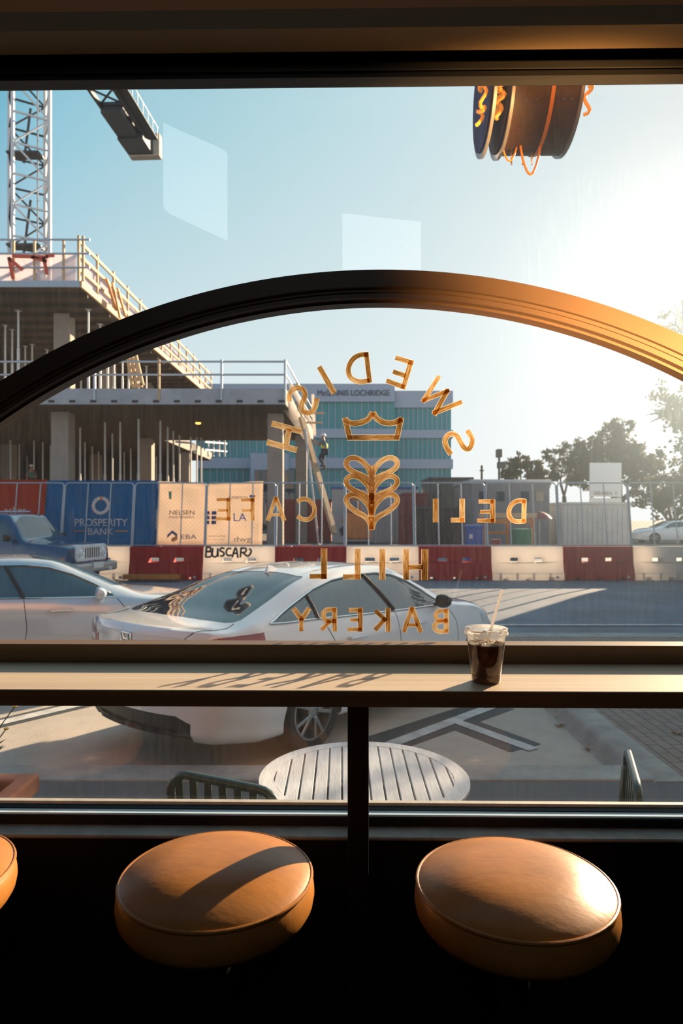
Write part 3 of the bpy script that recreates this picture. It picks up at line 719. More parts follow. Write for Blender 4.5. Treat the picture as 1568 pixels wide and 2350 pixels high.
def planter():
    x0,x1,y0,y1,z1 = -2.35,-1.60,2.55,3.62,.09
    t = thing('clay_planter', 'terracotta trough planter with yellow-flowering plant at the left edge', 'planter', (-1.97,3.1,SIDEWALK))
    m = MB(); zb_ = SIDEWALK
    def ring(i, z): return [(x0+i,y0+i,z),(x1-i,y0+i,z),(x1-i,y1-i,z),(x0+i,y1-i,z),(x0+i,y0+i,z)]
    m.grid([ring(.10,zb_),ring(.045,z1-.10),ring(.0,z1-.095),ring(-.0,z1-.01),ring(.01,z1),ring(.085,z1),ring(.095,z1-.01),ring(.10,z1-.12)])
    m.build('pot', 'terracotta', t, bevel=.012)
    MB().box((x0+.098,y0+.098,z1-.14),(x1-.098,y1-.098,z1-.055)).build('soil', 'soil', t)
    rnd = random.Random(3); lf = MB()
    for k in range(16):
        bx, by = rnd.uniform(x0+.2,x1-.16), rnd.uniform(y0+.2,y1-.14); hh = rnd.uniform(.16,.34)
        if k == 0: bx, by, hh = x1-.17, y1-.2, .46
        if k == 1: bx, by, hh = x1-.20, y1-.24, .36
        pts = [(bx+.05*u*u*rnd.uniform(-.3,1)+.08*u*u, by+.03*u, z1-.06+hh*u) for u in (0,.25,.5,.75,1)]
        MB().tube(pts, .0028, 6).build('stem', 'leaf_green', t)
        for j in range(12):
            u = rnd.uniform(.1,.8); p = Vector(pts[int(u*4)]); a = rnd.uniform(0,6.28); l = rnd.uniform(.03,.07)
            d = Vector((math.cos(a),math.sin(a),.5))*l; s = Vector((-math.sin(a),math.cos(a),0))*l*.22
            lf.add([p,p+d*.5+s,p+d,p+d*.5-s],[(0,1,2,3)])
        e = Vector(pts[-1]); MB().lathe([(.0001,.006),(.009,.004),(.013,0),(.008,-.006),(.0001,-.008)], 10, e).build('flower', 'yellow', t, smooth=True)
    lf.build('leaves', 'leaf_green', t, fix=False)
planter()
def oak_leaf(px, py, z, lab, s=.07, rot=0.):
    c = G(px,py,z); m = MB(); n = 22; pts = []
    for k in range(n):
        a = 2*math.pi*k/n; r = s*(1.0 if k % 4 < 2 else .38)*(1+.25*math.sin(k*2.3)); q = .012*(1+math.sin(k*1.7))
        pts.append((c.x+r*math.cos(a+rot), c.y+r*math.sin(a+rot)*.9, z+.006+q))
    m.add(pts+[(c.x,c.y,z+.014)], [(k,(k+1)%n,n) for k in range(n)])
    o = m.build('fallen_leaf', 'dry_leaf', fix=False); so = o.modifiers.new('s','SOLIDIFY'); so.thickness = .002
    o['kind'] = 'thing'
    tag(o, lab, 'leaf', 'dry leaves fallen by the kerb'); return o
for i,(px,py,z,lb) in enumerate(((1287,1651,LOT,'dry leaf highest up the kerb gutter'),(1283,1668,LOT,'dry leaf left of its twin below the top leaf in the gutter'),(1305,1668,LOT,'dry leaf touching the kerb foot under the top leaf'),(1358,1722,LOT,'dry star-shaped leaf lowest in the gutter by the right chair'),(1557,1685,SIDEWALK,'dry leaf lying on the brick pavers at the right edge'))):
    oak_leaf(px,py,z,lb,(.055,.04,.05,.07,.05)[i],i*.8)
# ================================================================== CARS
def pchip(xs, ys, xq):
    xs = np.asarray(xs,float); ys = np.asarray(ys,float); h = np.diff(xs); d = np.diff(ys)/h; n = len(xs); m = np.zeros(n)
    for i in range(1,n-1):
        if d[i-1]*d[i] > 0:
            w1, w2 = 2*h[i]+h[i-1], h[i]+2*h[i-1]; m[i] = (w1+w2)/(w1/d[i-1]+w2/d[i])
    m[0], m[-1] = d[0], d[-1]
    i = np.clip(np.searchsorted(xs,xq)-1,0,n-2); t = (xq-xs[i])/h[i]
    return (2*t**3-3*t*t+1)*ys[i]+(t**3-2*t*t+t)*h[i]*m[i]+(-2*t**3+3*t*t)*ys[i+1]+(t**3-t*t)*h[i]*m[i+1]
class Car:
    """a body skinned over cross-sections; x runs forward from the rear axle, y to the right, z up"""
    def __init__(s, st, bulge, nx=130, crown=.35, sub=7, mid=.62, inset=True):
        a = np.array(st, float); xs = a[:,0]; q = np.linspace(xs[0],xs[-1],nx)
        V = [pchip(xs,a[:,k],q) for k in range(1,a.shape[1])]
        zb,wb,zs,ws,zm,wm,zsh,wsh,zr,wr,zt = V
        B = pchip([b[0] for b in bulge],[b[1] for b in bulge],q)
        rings = []
        for i in range(nx):
            dz = zt[i]-zr[i]
            c = [(0,zb[i]),(wb[i],zb[i]),(ws[i],zs[i]),(wm[i],zm[i]),(wsh[i],zsh[i]),(wr[i],zr[i]),(wr[i]*mid,zr[i]+dz*.70),(wr[i]*.3,zr[i]+dz*.95),(0,zt[i])]
            pts = []
            for k in range(len(c)-1):
                p0 = c[k-1] if k else c[0]; p1, p2 = c[k], c[k+1]; p3 = c[k+2] if k+2 < len(c) else (-c[k][0], c[k][1])
                for j in range(sub):
                    t = j/sub
                    if k == 0: pts.append((p1[0]+(p2[0]-p1[0])*t, p1[1]+(p2[1]-p1[1])*t)); continue
                    T = .42
                    f_ = lambda u0,u1,u2,u3: (2*t**3-3*t*t+1)*u1+(t**3-2*t*t+t)*T*(u2-u0)+(-2*t**3+3*t*t)*u2+(t**3-t*t)*T*(u3-u1)
                    pts.append((f_(p0[0],p1[0],p2[0],p3[0]), f_(p0[1],p1[1],p2[1],p3[1])))
            pts.append((0,zt[i]))
            rings.append([(q[i]+B[i]*(abs(y_)/.9)**2.2, y_, z_) for y_,z_ in pts])
        n = len(rings[0]); bm = bmesh.new(); g = {}
        for i,r in enumerate(rings):
            for j,(x,y_,z_) in enumerate(r):
                vr = bm.verts.new((x,y_,z_)); vl = vr if j in (0,n-1) else bm.verts.new((x,-y_,z_))
                g[i,j] = (vr,vl)
        for i in range(nx-1):
            for j in range(n-1):
                for s_ in (0,1):
                    f = [g[i,j][s_],g[i+1,j][s_],g[i+1,j+1][s_],g[i,j+1][s_]]
                    f2 = list(dict.fromkeys(f))
                    if len(f2) > 2: bm.faces.new(f2 if s_ == 0 else f2[::-1])
        for i in (0,nx-1):       # end caps, swept between left and right edge
            K = 14; xs0 = rings[i][0][0]
            rows = []
            for j in range(n):
                y_, z_ = rings[i][j][1], rings[i][j][2]; row = []
                for k in range(K+1):
                    t = -1+2*k/K
                    if j in (0,n-1): row.append(g[i,j][0]); continue
                    if k == 0: row.append(g[i,j][1]); continue
                    if k == K: row.append(g[i,j][0]); continue
                    row.append(bm.verts.new((xs0+B[i]*(abs(y_*t)/.9)**2.2, y_*t, z_)))
                rows.append(row)
            for j in range(n-1):
                for k in range(K):
                    f2 = list(dict.fromkeys([rows[j][k],rows[j][k+1],rows[j+1][k+1],rows[j+1][k]]))
                    if len(f2) > 2:
                        try: bm.faces.new(f2)
                        except ValueError: pass
        bmesh.ops.recalc_face_normals(bm, faces=bm.faces)
        s.bm = bm; s.tree = BVHTree.FromBMesh(bm)
    def cut(s, poly, axes, filt, keep=False):
        """take the faces inside poly (seen along the third axis) out of the body; returns them as a bmesh"""
        bm = s.bm; ax, ay = axes; n = len(poly)
        xs = [p[0] for p in poly]; ys = [p[1] for p in poly]; e = .12
        def near():
            fs = []
            for f in bm.faces:
                c = f.calc_center_median()
                if min(xs)-e < c[ax] < max(xs)+e and min(ys)-e < c[ay] < max(ys)+e and filt(c, f.normal): fs.append(f)
            return fs
        for i in range(n):
            p, q = poly[i], poly[(i+1)%n]; d = (q[0]-p[0], q[1]-p[1]); no = Vector((0,0,0)); no[ax] = -d[1]; no[ay] = d[0]
            co = Vector((0,0,0)); co[ax] = p[0]; co[ay] = p[1]
            lo = [min(p[k],q[k])-.05 for k in (0,1)]; hi = [max(p[k],q[k])+.05 for k in (0,1)]
            fs = [f for f in near() if lo[0] < f.calc_center_median()[ax] < hi[0] and lo[1] < f.calc_center_median()[ay] < hi[1]]
            ge = list({v for f in fs for v in f.verts})+list({ed for f in fs for ed in f.edges})+fs
            if ge: bmesh.ops.bisect_plane(bm, geom=ge, plane_co=co, plane_no=no.normalized(), dist=1e-5)
        def inside(x, y_):
            r = False; j = n-1
            for i in range(n):
                if (ys[i] > y_) != (ys[j] > y_) and x < (xs[j]-xs[i])*(y_-ys[i])/(ys[j]-ys[i])+xs[i]: r = not r
                j = i
            return r
        sel = [f for f in near() if inside(f.calc_center_median()[ax], f.calc_center_median()[ay])]
        out = bmesh.new(); mp = {}
        for f in sel:
            vs = []
            for v in f.verts:
                if v not in mp: mp[v] = out.verts.new(v.co)
                vs.append(mp[v])
            try: out.faces.new(vs)
            except ValueError: pass
        bmesh.ops.delete(bm, geom=sel, context='FACES')
        return out
    def side(s, x, z, sg=1, off=.0):
        h = s.tree.ray_cast(Vector((x,sg*3,z)), Vector((0,-sg,0)))
        p = h[0] if h[0] else Vector((x,sg*.8,z)); return p+Vector((0,sg*off,0))
    def top(s, x, y_, off=0.):
        h = s.tree.ray_cast(Vector((x,y_,4)), Vector((0,0,-1)))
        return (h[0] if h[0] else Vector((x,y_,1)))+Vector((0,0,off))
    def rear(s, y_, z, off=0., sg=-1):
        h = s.tree.ray_cast(Vector((sg*8,y_,z)), Vector((-sg,0,0)))
        return (h[0] if h[0] else Vector((sg,y_,z)))+Vector((sg*off,0,0))
def bm_obj(name, bm, material, parent, push=0., smooth=True, solid=0.):
    if push:
        bmesh.ops.recalc_face_normals(bm, faces=bm.faces); bm.normal_update()
        for v in bm.verts: v.co += v.normal*push
    me = bpy.data.meshes.new(name); bm.to_mesh(me); bm.free()
    return link(name, me, material, parent, smooth)
def interp(pts, n):
    out = []
    for a,b in zip(pts, pts[1:]): out += [tuple(u+(v-u)*k/n for u,v in zip(a,b)) for k in range(n)]
    return out+[tuple(pts[-1])]
def wheel(parent, x, y_, r, sg, rimr=None, spokes=5, w=.20, mat_rim='alloy'):
    rimr = rimr or r*.70
    e = thing('wheel', None, None, (x,y_,r)); put(e, parent)
    c = (x,0,r); yo = y_; t = MB()
    t.lathe([(rimr,-w/2),(r*.93,-w/2-.004),(r*.985,-w/2+.02),(r,-w/2+.05),(r,w/2-.05),(r*.985,w/2-.02),(r*.93,w/2+.004),(rimr,w/2)], 48, (x,yo,r), 'y', cap=False).build('tire', 'tire', e, smooth=True)
    o = sg*w/2
    MB().lathe([(rimr*1.01,yo+o*.98-0),(rimr*.93,yo+o*1.0),(rimr*.91,yo+o*.55),(rimr*.9,yo-o*.6)], 48, (x,0,r), 'y', cap=False).build('rim', mat_rim, e, smooth=True)
    MB().lathe([(.001,yo+o*.05),(rimr*.9,yo+o*.05)], 32, (x,0,r), 'y', cap=False).build('brake_disc', 'steel_dark', e)
    sp = MB()
    for k in range(spokes):
        for dlt in (-.13,.13):
            a = 2*math.pi*k/spokes; a1 = a+dlt*.35; a2 = a+dlt*1.7
            sp.bar((x+.05*math.cos(a1),yo+o*.92,r+.05*math.sin(a1)), (x+rimr*.93*math.cos(a2),yo+o*.86,r+rimr*.93*math.sin(a2)), .030,.03,(0,1,0))
    sp.lathe([(.06,yo+o*.7),(.06,yo+o*.95),(.03,yo+o*1.0)], 24, (x,0,r), 'y')
    sp.build('spokes', mat_rim, e, bevel=.004)
    return e
def add_line(mb, pts, r, closed=False): mb.tube(pts, r, 6, closed)

ACC = [ # x, zb,wb, zs,ws, zm,wm, zsh,wsh, zr,wr, zt
 (-1.16,.34,.66,.44,.76,.70,.83,.985,.80,1.035,.70,1.05),
 (-1.11,.28,.70,.42,.80,.70,.86,1.02,.82,1.085,.74,1.10),
 (-.92,.24,.74,.40,.86,.70,.895,1.04,.845,1.085,.75,1.105),
 (-.60,.21,.80,.36,.905,.70,.925,1.075,.865,1.13,.71,1.15),
 (-.25,.20,.80,.34,.91,.70,.93,1.075,.87,1.215,.65,1.245),
 (.20,.20,.80,.33,.91,.70,.93,1.055,.872,1.335,.60,1.375),
 (.60,.19,.80,.33,.91,.70,.93,1.03,.875,1.395,.575,1.44),
 (1.1,.19,.80,.33,.91,.70,.93,1.005,.88,1.41,.57,1.46),
 (1.5,.19,.80,.33,.91,.70,.93,.985,.88,1.385,.58,1.44),
 (1.9,.19,.80,.33,.91,.70,.93,.95,.875,1.24,.63,1.30),
 (2.3,.19,.80,.33,.91,.70,.93,.935,.87,1.07,.70,1.115),
 (2.55,.19,.80,.33,.905,.69,.925,.92,.86,.985,.74,1.01),
 (3.0,.19,.78,.33,.89,.67,.91,.88,.84,.935,.72,.965),
 (3.45,.19,.74,.33,.84,.63,.87,.80,.80,.86,.66,.89),
 (3.72,.21,.66,.34,.75,.58,.78,.70,.72,.75,.58,.77),
 (3.80,.26,.60,.36,.70,.55,.72,.64,.66,.66,.52,.67)]
BUL = [(-1.16,.26),(-.9,.16),(-.4,.0),(0,0),(2.4,0),(3.0,-.10),(3.5,-.28),(3.8,-.42)]
def sedan(name, label, paint, glass, detail=True, loc=(0,0,0), rot=0., group=None):
    t = thing(name, label, 'car', (0,0,0), group)
    C = Car(ACC, BUL, crown=.3)
    DLO = [(-.46,1.10),(-.26,1.155),(.0,1.225),(.25,1.295),(.55,1.35),(.9,1.375),(1.25,1.373),(1.5,1.34),(1.75,1.255),(1.98,1.14),(2.16,1.03),(2.20,.985),(1.5,1.012),(.8,1.04),(.0,1.08),(-.30,1.088)]
    BL = [(-.75,.0),(-.74,.35),(-.70,.60),(-.665,.655),(-.60,.672),(-.3,.61),(.05,.54),(.30,.50),(.34,.47),(.37,.25),(.38,0)]
    back = BL+[(x,-y_) for x,y_ in BL[::-1][1:-1]]
    up = lambda c,n: n.z > .2 and c.z > 1.0
    WS = [(2.42,0),(2.38,.35),(2.25,.66),(2.19,.69),(1.85,.60),(1.55,.53),(1.42,.50),(1.36,.45),(1.33,.2),(1.32,0)]
    front = WS+[(x,-y_) for x,y_ in WS[::-1][1:-1]]
    gl = [C.cut(DLO, (0,2), lambda c,n: c.y > .3), C.cut(DLO, (0,2), lambda c,n: c.y < -.3)]
    bg = C.cut(back, (0,1), up); wg = C.cut(front, (0,1), up)
    arch = lambda xc: [(xc+.365*math.cos(2*math.pi*k/36), .325+.365*math.sin(2*math.pi*k/36)) for k in range(36)]
    for xc in (0,2.83):
        for sg in (1,-1): C.cut(arch(xc), (0,2), lambda c,n: c.y*sg > .45).free()
    # rear lamps
    tl = [(.48,.985),(.62,1.0),(.80,1.05),(.95,1.05),(.95,.90),(.80,.86),(.50,.90)]
    lamps = []
    for sg in (1,-1):
        p = [(sg*y_,z_) for y_,z_ in tl]; p = p if sg > 0 else p[::-1]
        lamps.append(C.cut(p, (1,2), lambda c,n: c.x < -.55))
    hl = [(.45,.66),(.62,.735),(.80,.80),(.90,.80),(.90,.70),(.70,.64)]
    hlm = []
    for sg in (1,-1):
        p = [(sg*y_,z_) for y_,z_ in hl]; p = p if sg > 0 else p[::-1]
        hlm.append(C.cut(p, (1,2), lambda c,n: c.x > 3.0))
    diff = C.cut([(-.62,.20),(.62,.20),(.62,.42),(.50,.47),(-.50,.47),(-.62,.42)], (1,2), lambda c,n: c.x < -.6)
    bm_obj('body', C.bm, paint, t)
    for k,g in enumerate(gl): bm_obj('side_window', g, glass, t, -.004)
    bm_obj('rear_window', bg, 'car_glass', t, -.003); bm_obj('windshield', wg, glass, t, -.003)
    for l in lamps: bm_obj('tail_lamp', l, 'tail_red', t, .004)
    for l in hlm: bm_obj('headlamp', l, 'lens_clear', t, .003)
    bm_obj('bumper_diffuser', diff, 'trim_black', t, -.02)
    # inner tub so the arches read dark
    MB().box((-.45,-.70,.22),(.45,.70,.66)).build('wheel_well', 'trim_black', t); MB().box((2.38,-.70,.22),(3.28,.70,.66)).build('wheel_well', 'trim_black', t)
    for sg in (1,-1):
        tr = MB(); pts = [C.side(x,z,sg,.004) for x,z in interp(DLO[:11],3)]; add_line(tr, pts, .011)
        pts = [C.side(x,z,sg,.004) for x,z in interp(DLO[11:]+DLO[:1],3)]; add_line(tr, pts, .009)
        tr.build('window_trim', 'chrome', t, smooth=True)
        pl = MB()
        pl.tube([C.side(x,z,sg,.001) for x,z in interp([(1.22,1.03),(1.05,1.37)],6)], .020, 6)
        pl.tube([C.side(x,z,sg,.001) for x,z in interp([(.10,1.08),(.14,1.26)],6)], .016, 6)
        pl.build('door_pillar', 'trim_black', t)
        gp = MB()
        add_line(gp, [C.side(x,z,sg,-.001) for x,z in interp([(1.22,1.02),(1.25,.7),(1.2,.30)],8)], .0045)
        add_line(gp, [C.side(x,z,sg,-.001) for x,z in interp([(.14,1.07),(.30,.80),(.48,.55),(.55,.30)],8)], .0045)
        add_line(gp, [C.side(x,z,sg,-.001) for x,z in interp([(2.22,.97),(2.35,.8),(2.38,.35)],8)], .0045)
        gp.build('door_gap', 'trim_black', t)
        for xx in (.55,1.60):
            a, b = C.side(xx-.11,.875,sg,.030), C.side(xx+.11,.870,sg,.030)
            MB().tube([a+Vector((0,-sg*.03,0)),a,b,b+Vector((0,-sg*.03,0))], .013, 8).build('door_handle', 'chrome' if detail == 'silver' else paint, t, smooth=True)
        mp = C.side(2.0,1.0,sg,.11)
        mi = MB().lathe([(.001,-.09),(.055,-.075),(.082,-.03),(.086,.02),(.07,.065),(.001,.075)], 20, (0,0,0), 'y')
        mi.v = [(mp.x+v[0]*.85*(1.25 if v[0] > 0 else .6), mp.y+v[1], mp.z+.045+v[2]*.82) for v in mi.v]
        mi.build('wing_mirror', 'trim_black' if detail != 'silver' else paint, t, smooth=True)
        MB().bar(C.side(2.05,.99,sg,-.03), (mp.x+.03,mp.y-sg*.05,mp.z+.02), .05,.03).build('mirror_arm', 'trim_black', t)
    # boot lid gap, shark fin, emblem, badge
    g = MB()
    for sg in (1,-1):
        add_line(g, [C.top(x,sg*y_,-.001) for x,y_ in interp([(-.68,.68),(-.78,.71),(-.90,.70),(-1.02,.62)],5)]+[C.rear(sg*y_,z,-.001) for y_,z in interp([(.58,1.04),(.54,.90)],3)], .0045)
    g.build('boot_gap', 'trim_black', t)
    if detail:
        ft = C.top(.36,0)
        fin = MB().prism([(-.02,-.01),(.17,-.01),(.15,.012),(.06,.055),(.015,.062)], 'y', -.022, .022)
        fin.v = [(ft.x+.0+v[0], v[1]*(1-.8*max(0,v[2])/.062), ft.z+v[2]) for v in fin.v]
        fin.build('shark_fin_antenna', paint, t, bevel=.004, smooth=False)
        ep = C.rear(0,.995,.004); em = MB(); X = ep.x
        def rr(w,h,r_,n=5):
            o = []
            for cx_,cy_,a0 in ((w-r_,h-r_,0),(-w+r_,h-r_,90),(-w+r_,-h+r_,180),(w-r_,-h+r_,270)):
                o += [(X, cx_+r_*math.cos(R(a0+90*k/n)), ep.z+cy_+r_*math.sin(R(a0+90*k/n))) for k in range(n+1)]
            return o
        em.tube(rr(.060,.046,.018), .007, 8, True)
        for sg in (1,-1): em.tube([(X,sg*.038,ep.z+.036),(X,sg*.027,ep.z),(X,sg*.034,ep.z-.036)], .008, 8)
        em.tube([(X,-.027,ep.z),(X,.027,ep.z)], .008, 8)
        em.build('emblem', 'chrome', t, smooth=True)
        b = C.rear(.36,1.0,.004)
        text('model_script', 'ACCORD', .05, 'chrome', t, (b.x-.004,.36,1.0), width=.22, height=.032, rot=(90,0,-90-6), depth=.002)
        MB().prism([(-.16,.60),(.16,.60),(.16,.76),(-.16,.76)], 'x', C.rear(0,.68).x-.012, C.rear(0,.68).x+.02).build('number_plate', 'board', t)
        for sg in (1,-1):
            rl = [C.rear(sg*y_,.86,.006) for y_ in (.52,.62,.70)]
            MB().bar(C.rear(sg*.56,.935,.004), C.rear(sg*.72,.945,.004), .010,.045,(0,0,1)).build('reversing_light', 'lens_clear', t)
        p1, p2 = C.rear(-.66,.36,.004), C.rear(.66,.36,.004)
    for xc in (0,2.83):
        for sg in (1,-1): wheel(t, xc, sg*.80, .335, sg)
    t.location = loc; t.rotation_euler = (0,0,rot)
    return t
# heading measured from +Y towards +X; car forward = +x, right = -y in Blender, so build right side at +y and mirror by turning
def place_car(t, X, Y, z, th):
    # forward (sin th, cos th); right (cos th, -sin th): local x -> forward, local y(right) -> right  (a mirrored frame)
    t.location = (X,Y,z); t.rotation_euler = (0,0,math.pi/2-th)
CAR_Z = LOT
white = sedan('sedan', 'pearl white sedan with red tail lamps, parked at an angle behind the lettering', 'white_car', 'side_glass', True)
place_car(white, -.93, 6.15, LOT, R(38.5))
silver = sedan('sedan', 'silver car seen from the side, cut off by the left edge of the photo', 'silver_car', 'side_glass', 'silver')
place_car(silver, -5.0, 7.74, LOT, R(62))

# ------------------------------------------------------------------ blue SUV
SUV = [
 (-.75,.42,.66,.55,.82,.80,.86,1.10,.84,1.55,.68,1.62),
 (-.6,.36,.70,.50,.86,.80,.90,1.12,.86,1.68,.70,1.74),
 (.3,.34,.74,.48,.88,.80,.92,1.13,.87,1.74,.70,1.80),
 (1.2,.34,.74,.48,.88,.80,.92,1.12,.87,1.74,.69,1.80),
 (1.55,.34,.74,.48,.88,.80,.92,1.11,.87,1.70,.68,1.77),
 (1.75,.34,.74,.48,.88,.80,.92,1.105,.87,1.52,.70,1.58),
 (2.12,.34,.74,.48,.88,.80,.92,1.09,.87,1.16,.78,1.19),
 (2.3,.34,.74,.48,.88,.80,.92,1.07,.86,1.11,.77,1.15),
 (2.8,.34,.74,.48,.88,.78,.91,1.03,.84,1.07,.74,1.12),
 (3.2,.36,.74,.50,.86,.76,.88,.98,.80,1.03,.70,1.085),
 (3.36,.42,.72,.54,.82,.76,.84,.95,.77,.99,.66,1.04)]
def suv():
    t = thing('suv', 'dark blue boxy off-road vehicle with white slotted grille, on the street at left', 'car', (0,0,0))
    C = Car(SUV, [(-.75,.10),(-.4,0),(2.6,0),(3.0,-.05),(3.36,-.14)], nx=90)
    w1 = [(-.45,1.16),(-.40,1.62),(1.28,1.64),(1.50,1.62),(1.98,1.17)]
    gl = [C.cut(w1,(0,2),(lambda s: (lambda c,n: c.y*s > .4 and abs(n.z) < .8))(sg)) for sg in (1,-1)]
    ws = [(2.08,.0),(2.06,.55),(2.02,.66),(1.66,.60),(1.64,0)]; ws = ws+[(x,-y_) for x,y_ in ws[::-1][1:-1]]
    wg = C.cut(ws,(0,1),lambda c,n: n.z > .15 and c.z > 1.1 and n.x > .2)
    arch = lambda xc: [(xc+.42*math.cos(2*math.pi*k/24), .38+.42*math.sin(2*math.pi*k/24)) for k in range(24)]
    for xc in (0,2.62):
        for sg in (1,-1): C.cut(arch(xc),(0,2),(lambda s: lambda c,n: c.y*s > .45)(sg)).free()
    bm_obj('body', C.bm, 'blue_car', t)
    for g in gl: bm_obj('side_window', g, 'side_glass', t, -.004)
    bm_obj('windshield', wg, 'side_glass', t, -.003)
    MB().box((-.5,-.70,.36),(.5,.70,.80)).build('wheel_well','trim_black',t); MB().box((2.12,-.70,.36),(3.1,.70,.80)).build('wheel_well','trim_black',t)
    for xc in (0,2.62):
        for sg in (1,-1): wheel(t, xc, sg*.78, .37, sg, .23, 5, .22)
        for sg in (1,-1):
            fl = MB(); fl.tube([C.side(xc+.44*math.cos(a),.38+.44*math.sin(a),sg,.015) for a in [R(10+160*k/14) for k in range(15)]], .035, 6); fl.build('fender_flare','blue_car',t,smooth=True)
    X = 3.27
    gr = MB().prism([(-.56,.66),(.56,.66),(.60,.74),(.60,1.0),(.54,1.055),(-.54,1.055),(-.60,1.0),(-.60,.74)],'x',X-.06,X+.09)
    gr.build('grille_panel','board',t,bevel=.02)
    sl = MB()
    for k in range(7):
        y_ = (k-3)*.088; sl.box((X+.082,y_-.024,.74),(X+.094,y_+.024,.985))
    sl.build('grille_slot','trim_black',t,bevel=.01)
    for sg in (1,-1):
        MB().lathe([(.001,X+.115),(.06,X+.112),(.10,X+.095),(.112,X+.085)],28,(0,sg*.455,.87),'x').build('headlamp','lens_clear',t,smooth=True)
        MB().lathe([(.108,X+.085),(.122,X+.098),(.13,X+.085)],28,(0,sg*.455,.87),'x',cap=False).build('headlamp_ring','chrome',t,smooth=True)
        MB().box((3.06,sg*.86-.03,.70),(3.20,sg*.86+.02,.76)).build('side_marker','amber',t,bevel=.01)
        MB().box((1.75,sg*1.0-.09,1.14),(1.86,sg*1.0+.09,1.30)).build('wing_mirror','trim_black',t,bevel=.04)
        MB().tube([C.top(x,sg*.55,.045) for x in (-.3,.2,.7,1.2)],.02,8).build('roof_rail','chrome',t)
    MB().box((3.22,-.84,.40),(3.52,.84,.62)).build('front_bumper','galv',t,bevel=.05)
    MB().box((3.525,-.2,.50),(3.535,.2,.64)).build('number_plate','board',t)
    for sg in (1,-1): MB().lathe([(.001,3.54),(.05,3.535),(.055,3.5)],16,(0,sg*.5,.45),'x').build('fog_lamp','lens_clear',t,smooth=True)
    return t
jeep = suv()
th = R(90+14)
fx, fy = XP(212,16.3), 16.3        # front of the vehicle
place_car(jeep, fx-3.36*math.sin(th), fy-3.36*math.cos(th), STREET, th)

# ------------------------------------------------------------------ barrier row with fence
YB = 18.6
ED = [(130,'w'),(295,'r'),(465,'w'),(630,'r'),(795,'w'),(962,'r'),(1130,'w'),(1295,'r'),(1457,'w'),(1622,'r'),(1790,None)]
ED = [(-205,'w'),(-40,'r')]+ED
NAMES = {'w':'white','r':'red'}
def barrier(x0, x1, c, label):
    y0 = YB; w = x1-x0-.012; h = .90; t = thing('water_barrier', label, 'barrier', ((x0+x1)/2,y0,STREET), 'plastic barriers along the construction fence')
    z0 = STREET; xa = x0+.006; n = 5
    prof = [(-.27,0),(-.27,.16),(-.24,.20),(-.155,.46),(-.15,.50),(-.12,.86),(-.10,.90),(.10,.90),(.12,.86),(.15,.50),(.155,.46),(.24,.20),(.27,.16),(.27,0)]
    # body in slices so the two lifting slots are real openings
    slots = [(xa+w*.26,xa+w*.40),(xa+w*.60,xa+w*.74)]; zs0, zs1 = z0+.47, z0+.60
    m = bmesh.new(); P_ = [(y0+p[0],z0+p[1]) for p in prof]; k = len(P_)
    vs = [[m.verts.new((xx,a,b)) for a,b in P_] for xx in (xa,xa+w)]
    for i in range(k): m.faces.new([vs[0][i],vs[0][(i+1)%k],vs[1][(i+1)%k],vs[1][i]])
    m.faces.new(vs[0]); m.faces.new(vs[1])
    bmesh.ops.recalc_face_normals(m, faces=m.faces)
    me = bpy.data.meshes.new('body'); m.to_mesh(me); m.free()
    body = link('body', me, 'barrier_red' if c == 'r' else 'barrier_white', t)
    cut = MB()
    for a,b in slots: cut.box((a,y0-.4,zs0),(b,y0+.4,zs1))
    for q in (.18,.50,.82): cut.box((xa+w*q-.07,y0-.4,z0-.02),(xa+w*q+.07,y0+.4,z0+.09))
    cm = bpy.data.meshes.new('c'); cm.from_pydata(cut.v,[],cut.f); cb_ = bpy.data.objects.new('c',cm); COL.objects.link(cb_)
    bm_ = bmesh.new(); bm_.from_mesh(cm); bmesh.ops.recalc_face_normals(bm_, faces=bm_.faces); bm_.to_mesh(cm); bm_.free()
    md = body.modifiers.new('b','BOOLEAN'); md.object = cb_; md.operation = 'DIFFERENCE'; md.solver = 'EXACT'
    dg = bpy.context.evaluated_depsgraph_get(); dg.update()
    nm = bpy.data.meshes.new_from_object(body.evaluated_get(dg), depsgraph=dg); body.modifiers.clear(); body.data = nm
    bpy.data.objects.remove(cb_)
    bv = body.modifiers.new('v','BEVEL'); bv.width = .018; bv.segments = 2; bv.limit_method = 'ANGLE'
    rb = MB()
    for q in (.10,.33,.56,.79): rb.box((xa+w*q,y0-.262,z0+.03),(xa+w*q+.05,y0-.235,z0+.20))
    rb.build('foot_rib', 'barrier_red' if c == 'r' else 'barrier_white', t, bevel=.008)
    MB().lathe([(.001,-.275),(.035,-.275),(.035,-.24)],16,(xa+w*.9,y0,z0+.09),'y').build('drain_plug','galv',t)
    return t
loc = {(-205,'w'):'behind the blue SUV at the far left',(-40,'r'):'hidden mostly behind the blue SUV',(130,'w'):'beside the grille of the blue SUV',(295,'r'):'under the blue banner edge and pale sponsor banner',(465,'w'):'sprayed with black graffiti',
       (630,'r'):'behind the white sedan roof, right of the graffiti',(795,'w'):'directly below the painted wheat ear',(962,'r'):'left of the coffee cup straw, under the DELI lettering',(1130,'w'):'directly behind the coffee cup straw',(1295,'r'):'furthest right of the red ones',(1457,'w'):'cut off by the right edge'}
for (a,c),(b,_) in zip(ED,ED[1:]):
    if c is None or (a,c) not in loc: continue
    barrier(XP(a,YB-.2), XP(b,YB-.2), c, NAMES[c]+' plastic water barrier '+loc[(a,c)])
